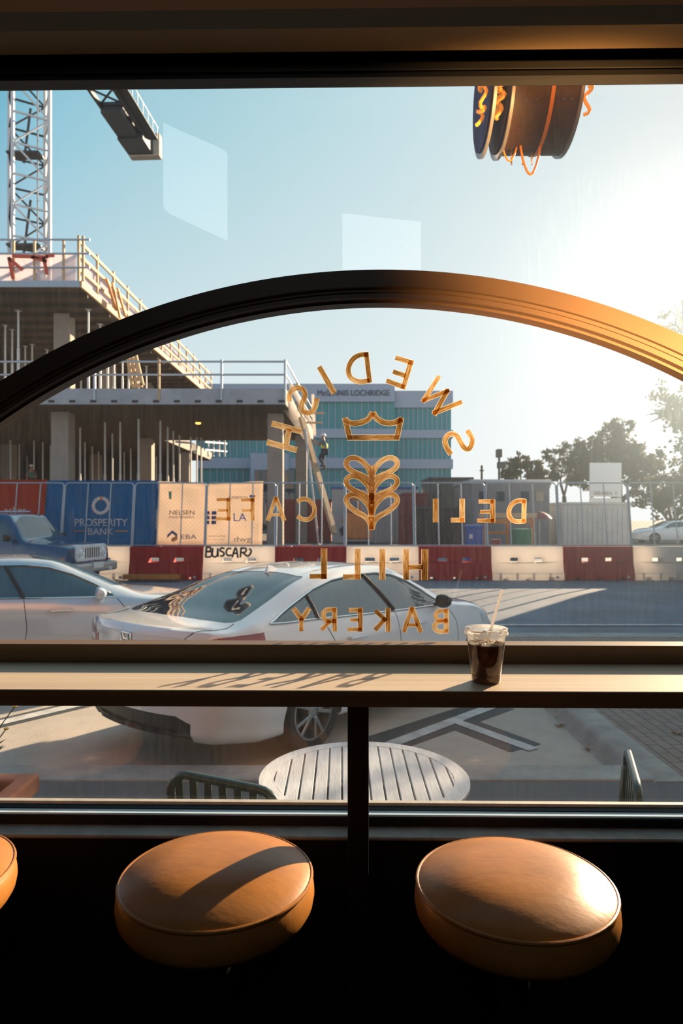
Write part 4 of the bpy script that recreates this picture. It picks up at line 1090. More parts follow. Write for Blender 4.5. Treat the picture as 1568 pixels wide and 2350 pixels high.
# graffiti on the front slope of the white barrier
def hand(name, strokes, x0, z0, s, material, rad, parent=None, yf=lambda z: YB-.14):
    m = MB()
    for st_ in strokes:
        q = smooth_path(st_, 5) if len(st_) > 2 else st_
        pts = [(x0+s*a, yf(z0+s*b), z0+s*b) for a,b in q]; m.tube(pts, rad, 6)
    o = m.build(name, material, parent, smooth=True); return o
BUS = [[(0,0),(.1,1)],[(.02,1),(.5,.95),(.45,.6),(.1,.55)],[(.1,.55),(.6,.5),(.55,.05),(0,0)],
 [(.75,.9),(.7,.2),(.95,.0),(1.2,.2),(1.25,.9)],[(1.25,.9),(1.3,.0)],
 [(1.95,.85),(1.6,.9),(1.5,.65),(1.85,.45),(1.85,.15),(1.5,.08)],
 [(2.65,.85),(2.3,.85),(2.12,.5),(2.3,.15),(2.7,.2)],
 [(2.75,-.05),(3.1,.95),(3.35,-.1)],[(2.85,.35),(3.35,.4)],
 [(3.6,-.05),(3.65,.9)],[(3.6,.9),(4.15,.85),(4.1,.5),(3.65,.45)],[(3.85,.45),(4.3,.1),(4.6,.3),(4.7,.65),(4.5,.85)]]
g0 = P(472,1278,YB-.14)
def slope(z):
    z -= STREET; return YB-(.15+(.12-.15)*(z-.50)/.36)-.012 if z > .5 else YB-.16
gr = hand('graffiti_tag', BUS, g0.x, g0.z, .262, 'ink_black', .026, None, slope)
tag(gr, 'black spray-painted graffiti word on the white barrier above the sedan', 'graffiti')
# fence panels standing on the barriers, leaning back slightly
ZT0, ZT1 = STREET+.90, ZP(1107,YB)
LEAN = .16
def fpt(x, z, off=0.): return (x, YB+.02+LEAN*(z-ZT0)+off, z)
FX = [-190,-28,139,302,470,632,792,952,1118,1285,1450,1612]
FL = ['behind the orange banner at the far left','carrying the orange banner','carrying most of the blue banner','between the blue and pale banners','carrying the right half of the pale banner','over the red barrier right of the pale banner','behind the wheat ear','right of the wheat ear','behind the DELI lettering','in front of the grey trailer and white sign board','at the right edge']
for (a,b),lb in zip(zip(FX,FX[1:]),FL):
    x0, x1 = XP(a,YB)+.02, XP(b,YB)-.02; w = x1-x0
    t = thing('fence_panel', 'wire mesh fence panel '+lb, 'fence', ((x0+x1)/2,YB,ZT0), 'temporary fence panels on the barriers')
    r = .10; zb_, zt_ = ZT0+.03, ZT1; pts = [fpt(x0,ZT0-.0),fpt(x0,zt_-r)]
    for k in range(1,6): pts.append(fpt(x0+r-r*math.cos(R(18*k)), zt_-r+r*math.sin(R(18*k))))
    for k in range(0,6): pts.append(fpt(x1-r+r*math.sin(R(18*k)), zt_-r+r*math.cos(R(18*k))))
    pts += [fpt(x1,zt_-r),fpt(x1,ZT0)]
    MB().tube(pts,.021,8).build('frame','galv',t,smooth=True)
    MB().tube([fpt(x0,zb_),fpt(x1,zb_)],.018,8).build('bottom_rail','galv',t,smooth=True)
    for k in (1,2): MB().tube([fpt(x0+w*k/3,zb_),fpt(x0+w*k/3,zt_)],.017,8).build('upright','galv',t,smooth=True)
    ms = MB(); s = .085; H = zt_-zb_-.02
    def wire(p,q):
        p, q = Vector(p), Vector(q); d = (q-p).normalized(); u = Vector((0,1,0)); c = d.cross(u)*.0015; u = u*.0015
        v = [p+c,p-c*.5+u,p-c*.5-u,q+c,q-c*.5+u,q-c*.5-u]; ms.add(v,[(0,1,4,3),(1,2,5,4),(2,0,3,5)])
    k = -H
    while k < w:
        a0, a1 = max(0,k), min(w,k+H)
        if a1 > a0: wire(fpt(x0+a0,zb_+(a0-k)),fpt(x0+a1,zb_+(a1-k))); wire(fpt(x0+a0,zb_+H-(a0-k)),fpt(x0+a1,zb_+H-(a1-k)))
        k += s*1.414
    ms.build('wire_mesh','wire',t,fix=False)
# banners tied to the far side of the fence
def banner(name, label, x0p, x1p, y0p, y1p, material, sag=.0):
    x0,x1 = XP(x0p,YB),XP(x1p,YB); z1,z0 = ZP(y0p,YB),ZP(y1p,YB)
    t = thing('banner', label, 'banner', ((x0+x1)/2,YB,z0), 'banners on the construction fence')
    m = MB(); n,k = 28,10; rows = []
    for j in range(k+1):
        z = z0+(z1-z0)*j/k; row = []
        for i in range(n+1):
            u = i/n; zz = z-sag*(j/k)*(math.sin(math.pi*u)**2)*(1 if True else 0)
            row.append((x0+(x1-x0)*u, fpt(0,zz,.045+.012*math.sin(u*17+j))[1], zz))
        rows.append(row)
    m.grid(rows); o = m.build('cloth', material, t, smooth=True, fix=False); so = o.modifiers.new('s','SOLIDIFY'); so.thickness = .002
    return t
def on(px,py,off=.022):
    z = ZP(py,YB); return (XP(px,YB), fpt(0,z,off)[1], z)
def btext(t, s, px, py, wpx, hpx, material):
    text('lettering', s, .3, material, t, on(px,py), width=wpx/F*YB, height=hpx/F*YB, depth=.002)
b1 = banner('', 'rust orange mesh banner at the far left of the fence above the SUV', -110, 95, 1099, 1258, 'orange_banner')
btext(b1, 'acker', 27, 1170, 52, 14, 'ink_pink')
b2 = banner('', 'blue mesh banner with a wreath logo and pale bank lettering', 95, 357, 1101, 1256, 'blue_banner')
btext(b2, 'PROSPERITY', 228, 1199, 122, 17, 'ink_pink'); btext(b2, 'BANK', 228, 1220, 58, 15, 'ink_pink')
ln = MB()
for a,b in ((166,195),(260,290)): p,q = on(a,1219),on(b,1219); ln.bar(p,q,.03,.02,(0,1,0))
ln.build('orange_rule','ink_orange',b2)
wr = MB(); top_ = MB()
for k in range(16):
    a = 2*math.pi*k/16+math.pi/2; px,py = 225+17.5*math.cos(a), 1160-17.5*math.sin(a)
    (top_ if k == 0 else wr).lathe([(.001,-.012),(.045,-.01),(.052,0),(.045,.01),(.001,.012)],12,on(px,py),'y')
wr.build('wreath_logo','ink_pink',b2); top_.build('logo_accent','ink_orange',b2)
b3 = banner('', 'pale cream sponsor banner with several small logos', 354, 601, 1103, 1252, 'cream_banner', .08)
btext(b3,'NELSEN',414,1176,58,10,'ink_black'); btext(b3,'PARTNERS',414,1187,58,6,'ink_grey'); btext(b3,'EBA',432,1232,36,10,'ink_navy')
btext(b3,'American',543,1140,46,9,'ink_grey'); btext(b3,'LA',549,1187,30,18,'ink_blue'); btext(b3,'dwg',556,1239,40,15,'ink_grey'); btext(b3,'Construction',494,1230,46,4,'ink_grey'); btext(b3,'Landscape',494,1238,42,4,'ink_grey')
def patch(t,name,polys,material):
    m = MB()
    for poly in polys:
        pts = [on(px,py) for px,py in poly]; n = len(pts); m.add(pts+[(p[0],p[1]+.006,p[2]) for p in pts],[tuple(range(n)),tuple(range(2*n-1,n-1,-1))]+[(i,i+n,(i+1)%n+n,(i+1)%n) for i in range(n)])
    m.build(name,material,t)
patch(b3,'logo_roof',[[(382,1228),(393,1217),(405,1226),(405,1233),(393,1224),(382,1235)]],'ink_navy')
patch(b3,'logo_flame',[[(392,1236),(405,1228),(406,1238),(396,1244),(392,1242)]],'ink_orange')
patch(b3,'logo_green',[[(381,1127),(388,1127),(388,1145),(383,1145)]],'ink_green')
patch(b3,'logo_squares',[[(467+14*i+(i*2),1173+11*j),(478+14*i+(i*2),1173+11*j),(478+14*i+(i*2),1181+11*j),(467+14*i+(i*2),1181+11*j)] for i in range(2) for j in range(3)],'ink_navy')
patch(b3,'logo_flag',[[(570,1135),(576,1135),(576,1141),(570,1141)]],'ink_blue'); patch(b3,'logo_flag_red',[[(577,1135),(583,1135),(583,1141),(577,1141)]],'ink_orange')
pl = MB().bar((XP(285,YB-.6),YB-.62,STREET+.13),(XP(412,YB-.6),YB-.62,STREET+.13),.26,.12).build('timber_beam','site_orange')
tag(pl,'orange timber beam lying in front of the red barrier beside the SUV','beam')
# ================================================================== BUILDING UNDER CONSTRUCTION
YF, ZL1, ZL2 = 32.0, ZP(892,32.0), ZP(645,32.5)
TH1, TH2 = .74, .30
xr, xw, xl = XP(656,32.), -12.45, -30.
bld = thing('unfinished_building', 'unfinished concrete building with two open floors behind the fence at left', 'building', (xw,YF+10,STREET))
def bp(mb, name, material, **k): return mb.build(name, material, bld, **k)
bp(MB().prism([(xl,YF),(xr,YF),(-1.95,47.),(xw+.3,47.),(xw+.3,64.),(xl,64.)],'z',ZL1-TH1,ZL1),'lower_slab','concrete')
bp(MB().prism([(xl,YF+.05),(xr-.05,YF+.05),(-2.1,46.9),(xw+.2,46.9),(xw+.2,63.9),(xl,63.9)],'z',ZL1-TH1-.03,ZL1-TH1-.001),'soffit_shade_sheet','plywood')  # dark plywood sheet added to deepen the shade under the slab
bp(MB().bar((xl,YF-.02,ZL1-TH1/2),(xr,YF-.02,ZL1-TH1/2),.05,TH1),'slab_face','slab_edge')
dk = MB()
for px in range(70,660,48): p = P(px,921,YF-.05); dk.box((p.x-.14,YF-.06,p.z-.06),(p.x+.14,YF-.04,p.z+.06))
bp(dk,'edge_insert','trim_black')
bp(MB().prism([(xl,32.5),(xw,32.5),(xw+.4,64.),(xl,64.)],'z',ZL2-TH2,ZL2),'upper_slab','plywood')
bp(MB().bar((xl,32.46,ZL2-TH2/2),(xw,32.46,ZL2-TH2/2),.06,TH2),'slab_face','galv')
bp(MB().bar((xw+.05,32.46,ZL2-TH2/2),(xw+.45,64.,ZL2-TH2/2),.12,TH2),'slab_side','lumber')
# joists under the upper slab
js = MB()
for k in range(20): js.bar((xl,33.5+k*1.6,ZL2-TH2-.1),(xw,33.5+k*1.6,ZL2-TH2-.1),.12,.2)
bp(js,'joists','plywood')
def column(px, d, w, z0, z1):
    x = XP(px,d); bp(MB().box((x-w/2,d-w/2,z0),(x+w/2,d+w/2,z1)),'column','concrete',bevel=.03)
for px,d,w in ((145,34.5,.88),(337,46.,.85),(425,56.,.85),(633,35.,.78),(692,44.,.72),(20,50.,.85),(220,58.,.85)): column(px,d,w,STREET,ZL1-TH1)
for px,d,w in ((148,37.,.85),(338,56.,.85),(60,48.,.8),(250,48.,.8)): column(px,d,w,ZL1,ZL2-TH2)
bp(MB().box((xl-14,63.5,STREET+.9),(xl+15.5,63.9,ZL1-TH1)),'shade_back_wall','trim_black')  # back walls coloured black for the deep shade inside
bp(MB().box((xl-.4,YF+8,STREET),(xl,64,ZL2-TH2)),'shade_back_wall','trim_black')
bp(MB().box((xl-14,58.,ZL1),(xl+14.5,58.4,ZL2-TH2)),'shade_back_wall','trim_black')
# railings
def rail(name, pts, z, r, material): bp(MB().tube([(a,b,z) for a,b in pts],r,6),name,material)
for py in (830,860): rail('guard_rail',[(-19,YF+.1),(xr,YF+.1),(-1.95,46.9)],ZP(py,YF+.1),.05,'galv')
for px in (220,367,510,655):
    x = XP(px,YF+.1); bp(MB().bar((x,YF-.06,ZL1-.55),(x,YF-.06,ZP(826,YF)),.10,.10),'rail_post','lumber' if px == 367 else 'galv')
for k in range(1,4):
    x,yv = xr+(-1.95-xr)*k/3, YF+15*k/3; bp(MB().bar((x,yv,ZL1),(x,yv,ZL1+1.3),.09),'rail_post','lumber')
for py in (550,582,614): rail('guard_rail',[(xl,32.4),(XP(206,32.4),32.4)],ZP(py,32.4),.05,'galv')
for px in (30,78,145,190):
    x = XP(px,32.45); bp(MB().bar((x,32.5,ZL2),(x,32.5,ZP(540 if px == 190 else 551,32.4)),.10),'rail_post','lumber')
for hh in (.62,1.30,1.95): bp(MB().bar((xw-.1,32.6,ZL2+hh),(xw+.3,64.,ZL2+hh),.09,.16),'guard_rail','lumber')
for k in range(14):
    u = k/13; bp(MB().bar((xw-.1+.4*u,32.6+31*u,ZL2),(xw-.1+.4*u,32.6+31*u,ZL2+2.2),.11),'rail_post','lumber')
bp(MB().prism([(32.7,ZL2+.02),(64.,ZL2+.02),(64.,ZL2+1.35),(32.7,ZL2+1.35)],'x',xw-.22,xw-.2),'debris_net','net')
bp(MB().box((xl,32.62,ZL2+.02),(xw-.25,32.64,ZL2+1.30)),'debris_net','net')
rn = MB()
for a,b,c,d in ((20,590,30,640),(20,592,52,620),(72,590,108,600),(100,590,108,630),(105,588,125,586),(28,588,110,590)): rn.bar(P(a,b,32.3),P(c,d,32.3),.16,.03,(0,1,0))
bp(rn,'safety_tape','red_net')
# leaning formwork boards on the upper edge
for a,b,wh_ in (((245,640),(266,712),'leftmost'),((258,650),(276,730),'middle one'),((270,662),(288,725),'rightmost')):
    p,q = P(a[0],a[1],36.),P(b[0],b[1],36.); o = MB().bar(p,q,.22,.10).build('formwork_board','orange_form')
    tag(o,wh_+' of three brown boards leaning on the upper railing','board','formwork boards leaning on the railing')
# orange formwork lattice on the lower deck
t = thing('formwork_lattice', 'orange lattice formwork frame standing on the lower deck', 'formwork', (XP(310,38.),38.,ZL1))
c4 = [P(293,815,38.),P(310,812,38.),P(327,884,38.),P(303,886,38.)]
for a,b in zip(c4,c4[1:]+c4[:1]): MB().bar(a,b,.16,.2).build('frame_bar','lumber',t)
for k in range(1,5):
    u = k/5; MB().bar(c4[0]+(c4[3]-c4[0])*u,c4[1]+(c4[2]-c4[1])*u,.12,.2).build('cross_bar','lumber',t)
MB().bar((c4[0]+c4[1])/2,(c4[2]+c4[3])/2,.12,.2).build('centre_bar','lumber',t)
# far scaffold beam under the right bay
sc = MB()
for py in (1000,1018,1036):
    sc.bar(P(520,py,60.),P(470,py-4,52.),.12)
for px in (478,490,503,516): sc.bar(P(px,1000,58.),P(px,1048,58.),.12)
o = bp(sc,'edge_scaffold','galv')
# shoring posts, each its own thing
rnd = random.Random(11)
def shore(x, yv, z0, z1, proto=[None]):
    if proto[0] is None or abs(proto[0][1]-(z1-z0)) > .01:
        t = thing('shoring_post', 'steel shoring post', 'post', (x,yv,z0))
        MB().tube([(x,yv,z0+.02),(x,yv,z0+(z1-z0)*.58)],.075,8).build('outer_tube','post_steel',t,smooth=True)
        MB().tube([(x,yv,z0+(z1-z0)*.56),(x,yv,z1-.02)],.055,8).build('inner_tube','post_steel',t,smooth=True)
        MB().box((x-.14,yv-.14,z0),(x+.14,yv+.14,z0+.02)).box((x-.14,yv-.14,z1-.02),(x+.14,yv+.14,z1)).build('end_plates','galv',t)
        proto[0] = (t,z1-z0); return t
    c = copy_tree(proto[0][0]); c.location = (x,yv,z0); return c
for lev,(pxs) in enumerate(((24,44,62,78,98,116,184,195,212,226,241,258,276,285,300,318,359,368,385,398,412,438,452,462),(12,28,42,58,74,90,108,133,162,186,203,230,247,262,281,295,318,336))):
    for i,px in enumerate(pxs):
        d = rnd.uniform(35.,52.) if lev else rnd.uniform(35.5,60.)
        if px > 360 and not lev: d = 36.+ (px-360)*.15
        if lev and px > 190: d = 34+(px-190)*.10
        x = XP(px,d)
        if x > (xw-.3 if lev else -3) : continue
        if not lev and d > 46 and x > xw-.2: d = 45.; x = XP(px,d)
        s = shore(x,d,ZL1 if lev else STREET,(ZL2-TH2-.2) if lev else (ZL1-TH1))
        tag(s,'slim steel shoring post on the %s floor of the unfinished building'%('upper' if lev else 'ground'),'post','shoring posts on the %s floor'%('upper' if lev else 'ground'))
# raking timber brace at the right end with a ladder
a,b = P(692,958,34.5),P(768,1225,33.)
o = MB().bar(a,b,.30,.16).build('timber_brace','lumber'); tag(o,'long slanted timber brace at the right end of the unfinished building','brace')
t = thing('stair_landing', 'white access landing hanging at the right end of the lower slab', 'landing', P(700,985,36.))
MB().bar(P(657,928,33.),P(706,1002,40.),.45,.30).build('stringer','barrier_white',t)
MB().bar(P(668,885,33.),P(722,985,44.),.16,.16).build('side_beam','barrier_white',t)
MB().bar(P(690,948,37.),P(744,948,37.),.10,.10).bar(P(700,970,37.),P(740,970,37.),.10,.10).build('landing_bar','lumber',t)
MB().bar(P(718,905,38.),P(722,1000,38.),.16,.16).build('hanger_post','barrier_white',t)
lamp = MB().lathe([(.001,.0),(.12,.02),(.16,.10),(.1,.2),(.001,.24)],14,P(455,974,38.)).build('work_lamp',mat('lit_work_lamp',(.9,.5,.1),.5,emit=((1,.45,.08),4.)),smooth=True)
tag(lamp,'small glowing orange work lamp under the lower slab','lamp')

# ================================================================== TOWER CRANE
def crane():
    H = 32.5; zm = E+H+1.3; ym = 43.; x0 = -19.66
    t = thing('tower_crane', 'white lattice tower crane rising at the left with its grey counter jib', 'crane', (x0,ym,ZL2))
    w = 1.05; cs = [(-w,-w),(w,-w),(w,w),(-w,w)]; ang = R(31); rot = lambda x,y_: (x0+x*math.cos(ang)-y_*math.sin(ang), ym+x*math.sin(ang)+y_*math.cos(ang))
    Q = [rot(*c) for c in cs]
    for q in Q: MB().bar((*q,ZL2-.2),(*q,zm),.17).build('mast_leg','crane',t)
    lg = [MB() for _ in range(4)]; z = ZL2+.2; step = 1.9; k = 0
    while z < zm-1:
        for i in range(4):
            a,b = Q[i],Q[(i+1)%4]; m = lg[i]
            m.bar((*a,z),(*b,z),.10)
            if k % 2: a,b = b,a
            m.bar((*a,z),(*b,z+step),.09)
        z += step; k += 1
    for i,m in enumerate(lg): m.build('mast_bracing','crane' if i in (1,0) else 'crane_dark',t)
    pf = MB(); z = ZL2+5.5
    while z < zm-2:
        pf.box((x0-1.0,ym-1.0,z),(x0+1.0,ym-.1,z+.12)); pf.bar((x0-.5,ym+.3,z),(x0+.3,ym-.5,z+3),.12); z += 5.7
    pf.build('mast_platform','crane_dark',t)
    MB().tube([(x0+.35,ym+.4,ZL2),(x0+.35,ym+.4,zm)],.06,6).build('mast_ladder','galv',t)
    # counter jib running away from the mast head
    p1 = Vector((x0,ym,zm)); p2 = Vector((-.572*H,1.94*H,zm+.3)); d = (p2-p1).normalized(); s = Vector((d.y,-d.x,0)); L = (p2-p1).length
    pt = lambda a,b,c: p1+d*a+s*b+Vector((0,0,c))
    MB().box((x0-1.4,ym-1.4,zm-.2),(x0+1.4,ym+1.4,zm+1.2)).build('slewing_ring','crane_dark',t)
    for b in (-1.0,1.0): MB().bar(pt(-3,b,0),pt(L,b,0),.22,.40).build('jib_girder','crane_dark',t)
    jb = MB()
    for k in range(9):
        a = L*k/9; b2 = L*(k+1)/9; jb.bar(pt(a,-1,0),pt(a,1,0),.14); jb.bar(pt(a,-1,0),pt(b2,1,0),.12); jb.bar(pt(a,1,0),pt(b2,-1,0),.12)
    jb.build('jib_bracing','crane_dark',t)
    wk = MB().bar(pt(-3,1.55,.1),pt(L-1,1.55,.1),.9,.06)
    wk.build('walkway','crane_dark',t)
    hr = MB()
    for k in range(16): a = L*k/16; hr.bar(pt(a,2.0,.1),pt(a,2.0,1.1),.05)
    hr.bar(pt(0,2.0,1.1),pt(L-1,2.0,1.1),.05); hr.build('walkway_rail','galv',t)
    MB().bar(pt(L-6.5,-.2,-.1),pt(L-2.6,-.2,-.1),1.7,.9).build('winch_house','crane_dark',t)
    MB().bar(pt(L-2.6,.0,.1),pt(L+.1,.0,.1),2.3,1.5).build('ballast_frame','crane_dark',t)
    MB().bar(pt(L+.1,.3,.3),pt(L+1.0,.3,.3),2.9,2.1).build('counterweight','weights',t,bevel=.08)
    MB().bar(pt(-3,0,.3),pt(-16,0,.3),1.4,1.4).build('main_jib','crane_dark',t)
    return t
crane()

# ================================================================== OFFICE BLOCK
def office():
    d = 92.; t = thing('office_building', 'teal glass office block with slate rooftop lettering in the distance', 'building', (XP(800,d),d+8,STREET))
    xa,xb,xc,xd = XP(452,d),XP(722,d),XP(906,d),XP(1040,d)
    zt1, zt2 = ZP(881,d), ZP(894,d)
    def part(a,b,y0,y1,p0,p1,name,material,dd=0): MB().box((a,y0,ZP(p1,d)),(b,y1,ZP(p0,d))).build(name,material,t)
    MB().box((xa,d+.4,STREET),(xc,d+24,zt1-.1)).build('main_block','office_glass',t)
    MB().box((xc,d+1.6,STREET),(xd,d+24,zt2-.1)).build('side_block','office_glass',t)
    for p0,p1,q0,q1 in ((881,922,893,932),(984,1005,984,1003),(1051,1075,1052,1074)):
        MB().box((xa,d-.1,ZP(p1,d)),(xc,d+24.1,ZP(p0,d))).build('spandrel','office_band',t)
        MB().box((xc+.01,d+1.2,ZP(q1,d)),(xd+.2,d+24.1,ZP(q0,d))).build('spandrel','office_band',t)
    mu = MB()
    for k in range(30):
        x = xa+(xc-xa)*k/30; mu.box((x-.05,d+.25,STREET),(x+.05,d+.4,zt1-2))
    for k in range(12):
        x = xc+(xd-xc)*k/12; mu.box((x-.05,d+1.45,STREET),(x+.05,d+1.6,zt2-2))
    mu.build('mullions','office_band',t)
    text('rooftop_lettering','McGINNIS LOCHRIDGE',1.0,'office_dark',t,(XP(812,d-.3),d-.2,ZP(901,d-.3)),width=165/F*d,height=13/F*d,depth=.05)
    MB().box((XP(575,d-3),d-3,STREET),(XP(660,d-3),d-.2,ZP(1040,d-3))).build('entrance_frame','office_band',t)
    MB().box((XP(586,d-3.2),d-3.2,STREET),(XP(615,d-3.2),d-3.05,ZP(1078,d-3.2))).box((XP(655,d-3.2),d-3.2,STREET),(XP(675,d-3.2),d-3.05,ZP(1078,d-3.2))).build('entrance_glass','car_glass',t)
    return t
office()

# ================================================================== TREES
def tree(label, base, blobs, material, nl, ls, trunk, twig=0, seed=1, name='oak_tree'):
    """trunk, limbs reaching to each foliage blob, and single leaves scattered through the blobs"""
    rnd = random.Random(seed); t = thing(name, label, 'tree', base); b = Vector(base)
    br = MB(); lf = MB()
    zlow = min(p.z-r for p,r in blobs); fork = Vector((b.x,b.y,b.z+(max(zlow,b.z+1.2)-b.z)*.75))
    MB().tube([b-Vector((0,0,.1)),b+(fork-b)*.5+Vector((.1,0,0)),fork],trunk,10,radii=[trunk*1.25,trunk,trunk*.85]).build('trunk','bark',t,smooth=True)
    tot = sum(r**2 for _,r in blobs)
    for c,r in blobs:
        mid = fork+(c-fork)*.5+Vector((rnd.uniform(-.2,.2)*r,rnd.uniform(-.2,.2)*r,-.15*r))
        br.tube([fork,mid,c],.1,7,radii=[trunk*.5,trunk*.3,trunk*.14])
        for k in range(5+twig):
            v = Vector((rnd.gauss(0,1),rnd.gauss(0,1),rnd.gauss(.2,1))).normalized()*r*rnd.uniform(.6,1.05)
            m_ = c+v*.5+Vector((0,0,-.1*r)); br.tube([c+(mid-c)*.3,m_,c+v],.05,5,radii=[trunk*.16,trunk*.09,trunk*.03])
            for q in range(3):
                w_ = v+Vector((rnd.gauss(0,.25),rnd.gauss(0,.25),rnd.gauss(0,.25)))*r; br.tube([m_,c+w_],.02,4,radii=[trunk*.07,trunk*.02])
        n = int(nl*r*r/tot); cl = [c+Vector((rnd.gauss(0,1),rnd.gauss(0,1),rnd.gauss(0,1))).normalized()*r*rnd.uniform(.25,1.0)**.6 for _ in range(max(6,n//28))]
        for k in range(n):
            p = cl[rnd.randrange(len(cl))]+Vector((rnd.gauss(0,1),rnd.gauss(0,1),rnd.gauss(0,.8)))*r*.13
            a = Vector((rnd.gauss(0,1),rnd.gauss(0,1),rnd.gauss(0,.6))).normalized()*ls*rnd.uniform(.6,1.3); s_ = a.orthogonal().normalized()*ls*.42
            q = Matrix.Rotation(rnd.uniform(0,6.28),3,a.normalized()) @ s_
            lf.add([p-a*.5,p+q,p+a*.5,p-q],[(0,1,2,3)])
    br.build('branches','bark',t,smooth=True); lf.build('foliage',material,t,fix=False); return t
def blob(px,py,d,rpx): return (P(px,py,d), rpx/F*d)
d = 62.
tree('large hazy oak behind the white sign board',(XP(1425,d),d,STREET),[blob(1395,1010,d,40),blob(1350,1050,d,45),blob(1440,1040,d,42),blob(1400,1070,d,50),blob(1330,1085,d,40),blob(1470,1085,d,38),blob(1500,1060,d+2,30),blob(1425,985,d,26)],'leaf_far',9000,.34,.45,2,5)
tree('thin bare-topped tree left of the large hazy oak',(XP(1295,70.),70.,STREET),[blob(1290,1075,70,36),blob(1320,1035,70,34),blob(1270,1050,70,28)],'leaf_far',1400,.34,.25,8,8)
tree('small dark tree beside the tall light pole',(XP(1190,75.),75.,STREET),[blob(1175,1075,75,24),blob(1195,1058,75,20),blob(1225,1080,75,28),blob(1160,1090,75,16),blob(1250,1095,75,24)],'leaf_far',3600,.34,.3,2,9)
tree('hazy tree low at the right edge behind the fence',(XP(1545,56.),56.,STREET),[blob(1530,1120,56,46),blob(1575,1100,56,50),blob(1490,1140,56,36),blob(1550,1160,56,50),blob(1640,1110,56,55)],'leaf_far',6500,.30,.35,2,12)
d = 16.
tree('near live oak reaching in from the right edge above the street',(10.3,15.6,SIDEWALK),
  [(Vector((9.3,16.4,3.6)),1.35),(Vector((7.95,15.8,5.9)),.55),(Vector((7.85,15.6,4.05)),.75),(Vector((10.1,16.0,4.3)),1.2),(Vector((10.0,14.4,4.2)),1.2),(Vector((9.0,14.8,4.5)),.8),(Vector((10.1,17.2,3.8)),1.1),(Vector((9.0,15.6,4.6)),.9)],
  'leaf_near',15000,.105,.30,4,21)

# unseen block added right of the view to throw shade over the lot
cb_ = MB().box((12.0,13.0,STREET),(22.,23.0,E+4.0)); struct(cb_.build('wall_shade_block','site_white'))
# ================================================================== STREET AND SITE CLUTTER
t = thing('light_pole','slim grey street light pole with boxy heads left of the small dark tree','street light',(XP(1145,40.),40.,STREET))
MB().tube([(XP(1146,40.),40.,STREET),(XP(1146,40.),40.,ZP(1048,40.))],.07,10).build('pole','crane_dark',t,smooth=True)
MB().box((XP(1139,40.),39.8,ZP(1050,40.)),(XP(1152,40.),40.2,ZP(1031,40.))).build('lamp_head','crane_dark',t,bevel=.05)
MB().box((XP(1142,39.7),39.6,ZP(1075,39.7)),(XP(1160,39.7),39.9,ZP(1060,39.7))).build('control_box','crane_dark',t,bevel=.04)
MB().bar((XP(1141,39.7),39.7,ZP(1063,39.7)),(XP(1165,39.7),39.7,ZP(1059,39.7)),.06).build('arm','crane_dark',t)
t = thing('utility_pole','thin far utility pole between office and light pole','pole',(XP(1106,80.),80.,STREET))
MB().tube([(XP(1106,80.),80.,STREET),(XP(1106,80.),80.,ZP(1068,80.))],.13,8).build('pole','bark',t); MB().bar((XP(1101,80.),80.,ZP(1080,80.)),(XP(1111,80.),80.,ZP(1080,80.)),.12).build('crossarm','bark',t)
# trailers and containers
def trailer(name,label,cat,x0p,x1p,ytop,d,depth,material,roof,group=None,ribs=0,z0=STREET):
    x0,x1,z1 = XP(x0p,d),XP(x1p,d),ZP(ytop,d)
    t = thing(name,label,cat,((x0+x1)/2,d+depth/2,z0),group)
    MB().box((x0,d,z0+.0),(x1,d+depth,z1)).build('body',material,t,bevel=.03)
    MB().box((x0-.06,d-.06,z1),(x1+.06,d+depth+.06,z1+.12)).build('roof',roof,t)
    if ribs:
        m = MB()
        for k in range(ribs): x = x0+(x1-x0)*(k+.5)/ribs; m.box((x-.04,d-.03,z0+.1),(x+.04,d,z1-.1))
        m.build('ribs',material,t)
    return t
tr = trailer('site_trailer','dark grey site trailer behind the DELI lettering','trailer',1082,1262,1106,33.,5.,'site_grey','galv')
for px in (1100,1140,1196,1230):
    MB().box((XP(px,33.),32.96,ZP(1150,33.)),(XP(px+18,33.),33.0,ZP(1128,33.))).build('window','car_glass',tr)
trailer('site_trailer','low pale trailer below the white sign board','trailer',1288,1448,1158,34.,3.,'site_white','site_white',None,14)
trailer('shipping_container','white and blue container behind the wheat ear','container',762,958,1122,44.,3.,'site_white','ink_blue',None,20)
trailer('shipping_container','rust red container between the wheat ear and the word DELI','container',928,985,1136,38.,4.,'site_red','site_red',None,8)
trailer('shipping_container','dark red container under the unfinished building, behind its two front columns','container',612,760,1150,46.,3.,'site_red','site_red',None,14)
trailer('dark_shed','long dark shed with flat roof right of the office block','shed',985,1085,1100,40.,4.,'crane_dark','crane_dark')
trailer('equipment_box','dark equipment housing low behind the fence, under the word DELI','equipment',960,1060,1168,30.,2.,'trim_black','crane_dark')
t = thing('portable_toilet','bright blue portable toilet behind the fence under the word DELI','toilet',(XP(1092,25.),25.5,STREET))
MB().box((XP(1075,25.),25.,STREET),(XP(1109,25.),25.6,ZP(1212,25.))).build('cabin','site_blue',t,bevel=.02)
MB().box((XP(1073,25.),24.97,ZP(1212,25.)),(XP(1111,25.),25.63,ZP(1205,25.))).build('roof','site_blue',t,bevel=.03)
MB().box((XP(1077,25.),24.97,ZP(1236,25.)),(XP(1085,25.),25.,ZP(1226,25.))).build('label_plate','board',t)
for k,(a,b,py,m_) in enumerate(((1098,1232,1182,'lumber'),(1102,1228,1196,'site_orange'))):
    o = MB().bar(P(a,py,29.),P(b,py+1,29.),.16,.2).build('steel_beam',m_); tag(o,('pale' if k == 0 else 'orange')+' beam on the rack behind the word DELI','beam')
t = thing('beam_rack','orange rack carrying the beams behind the word DELI','rack',(XP(1165,29.3),29.3,STREET))
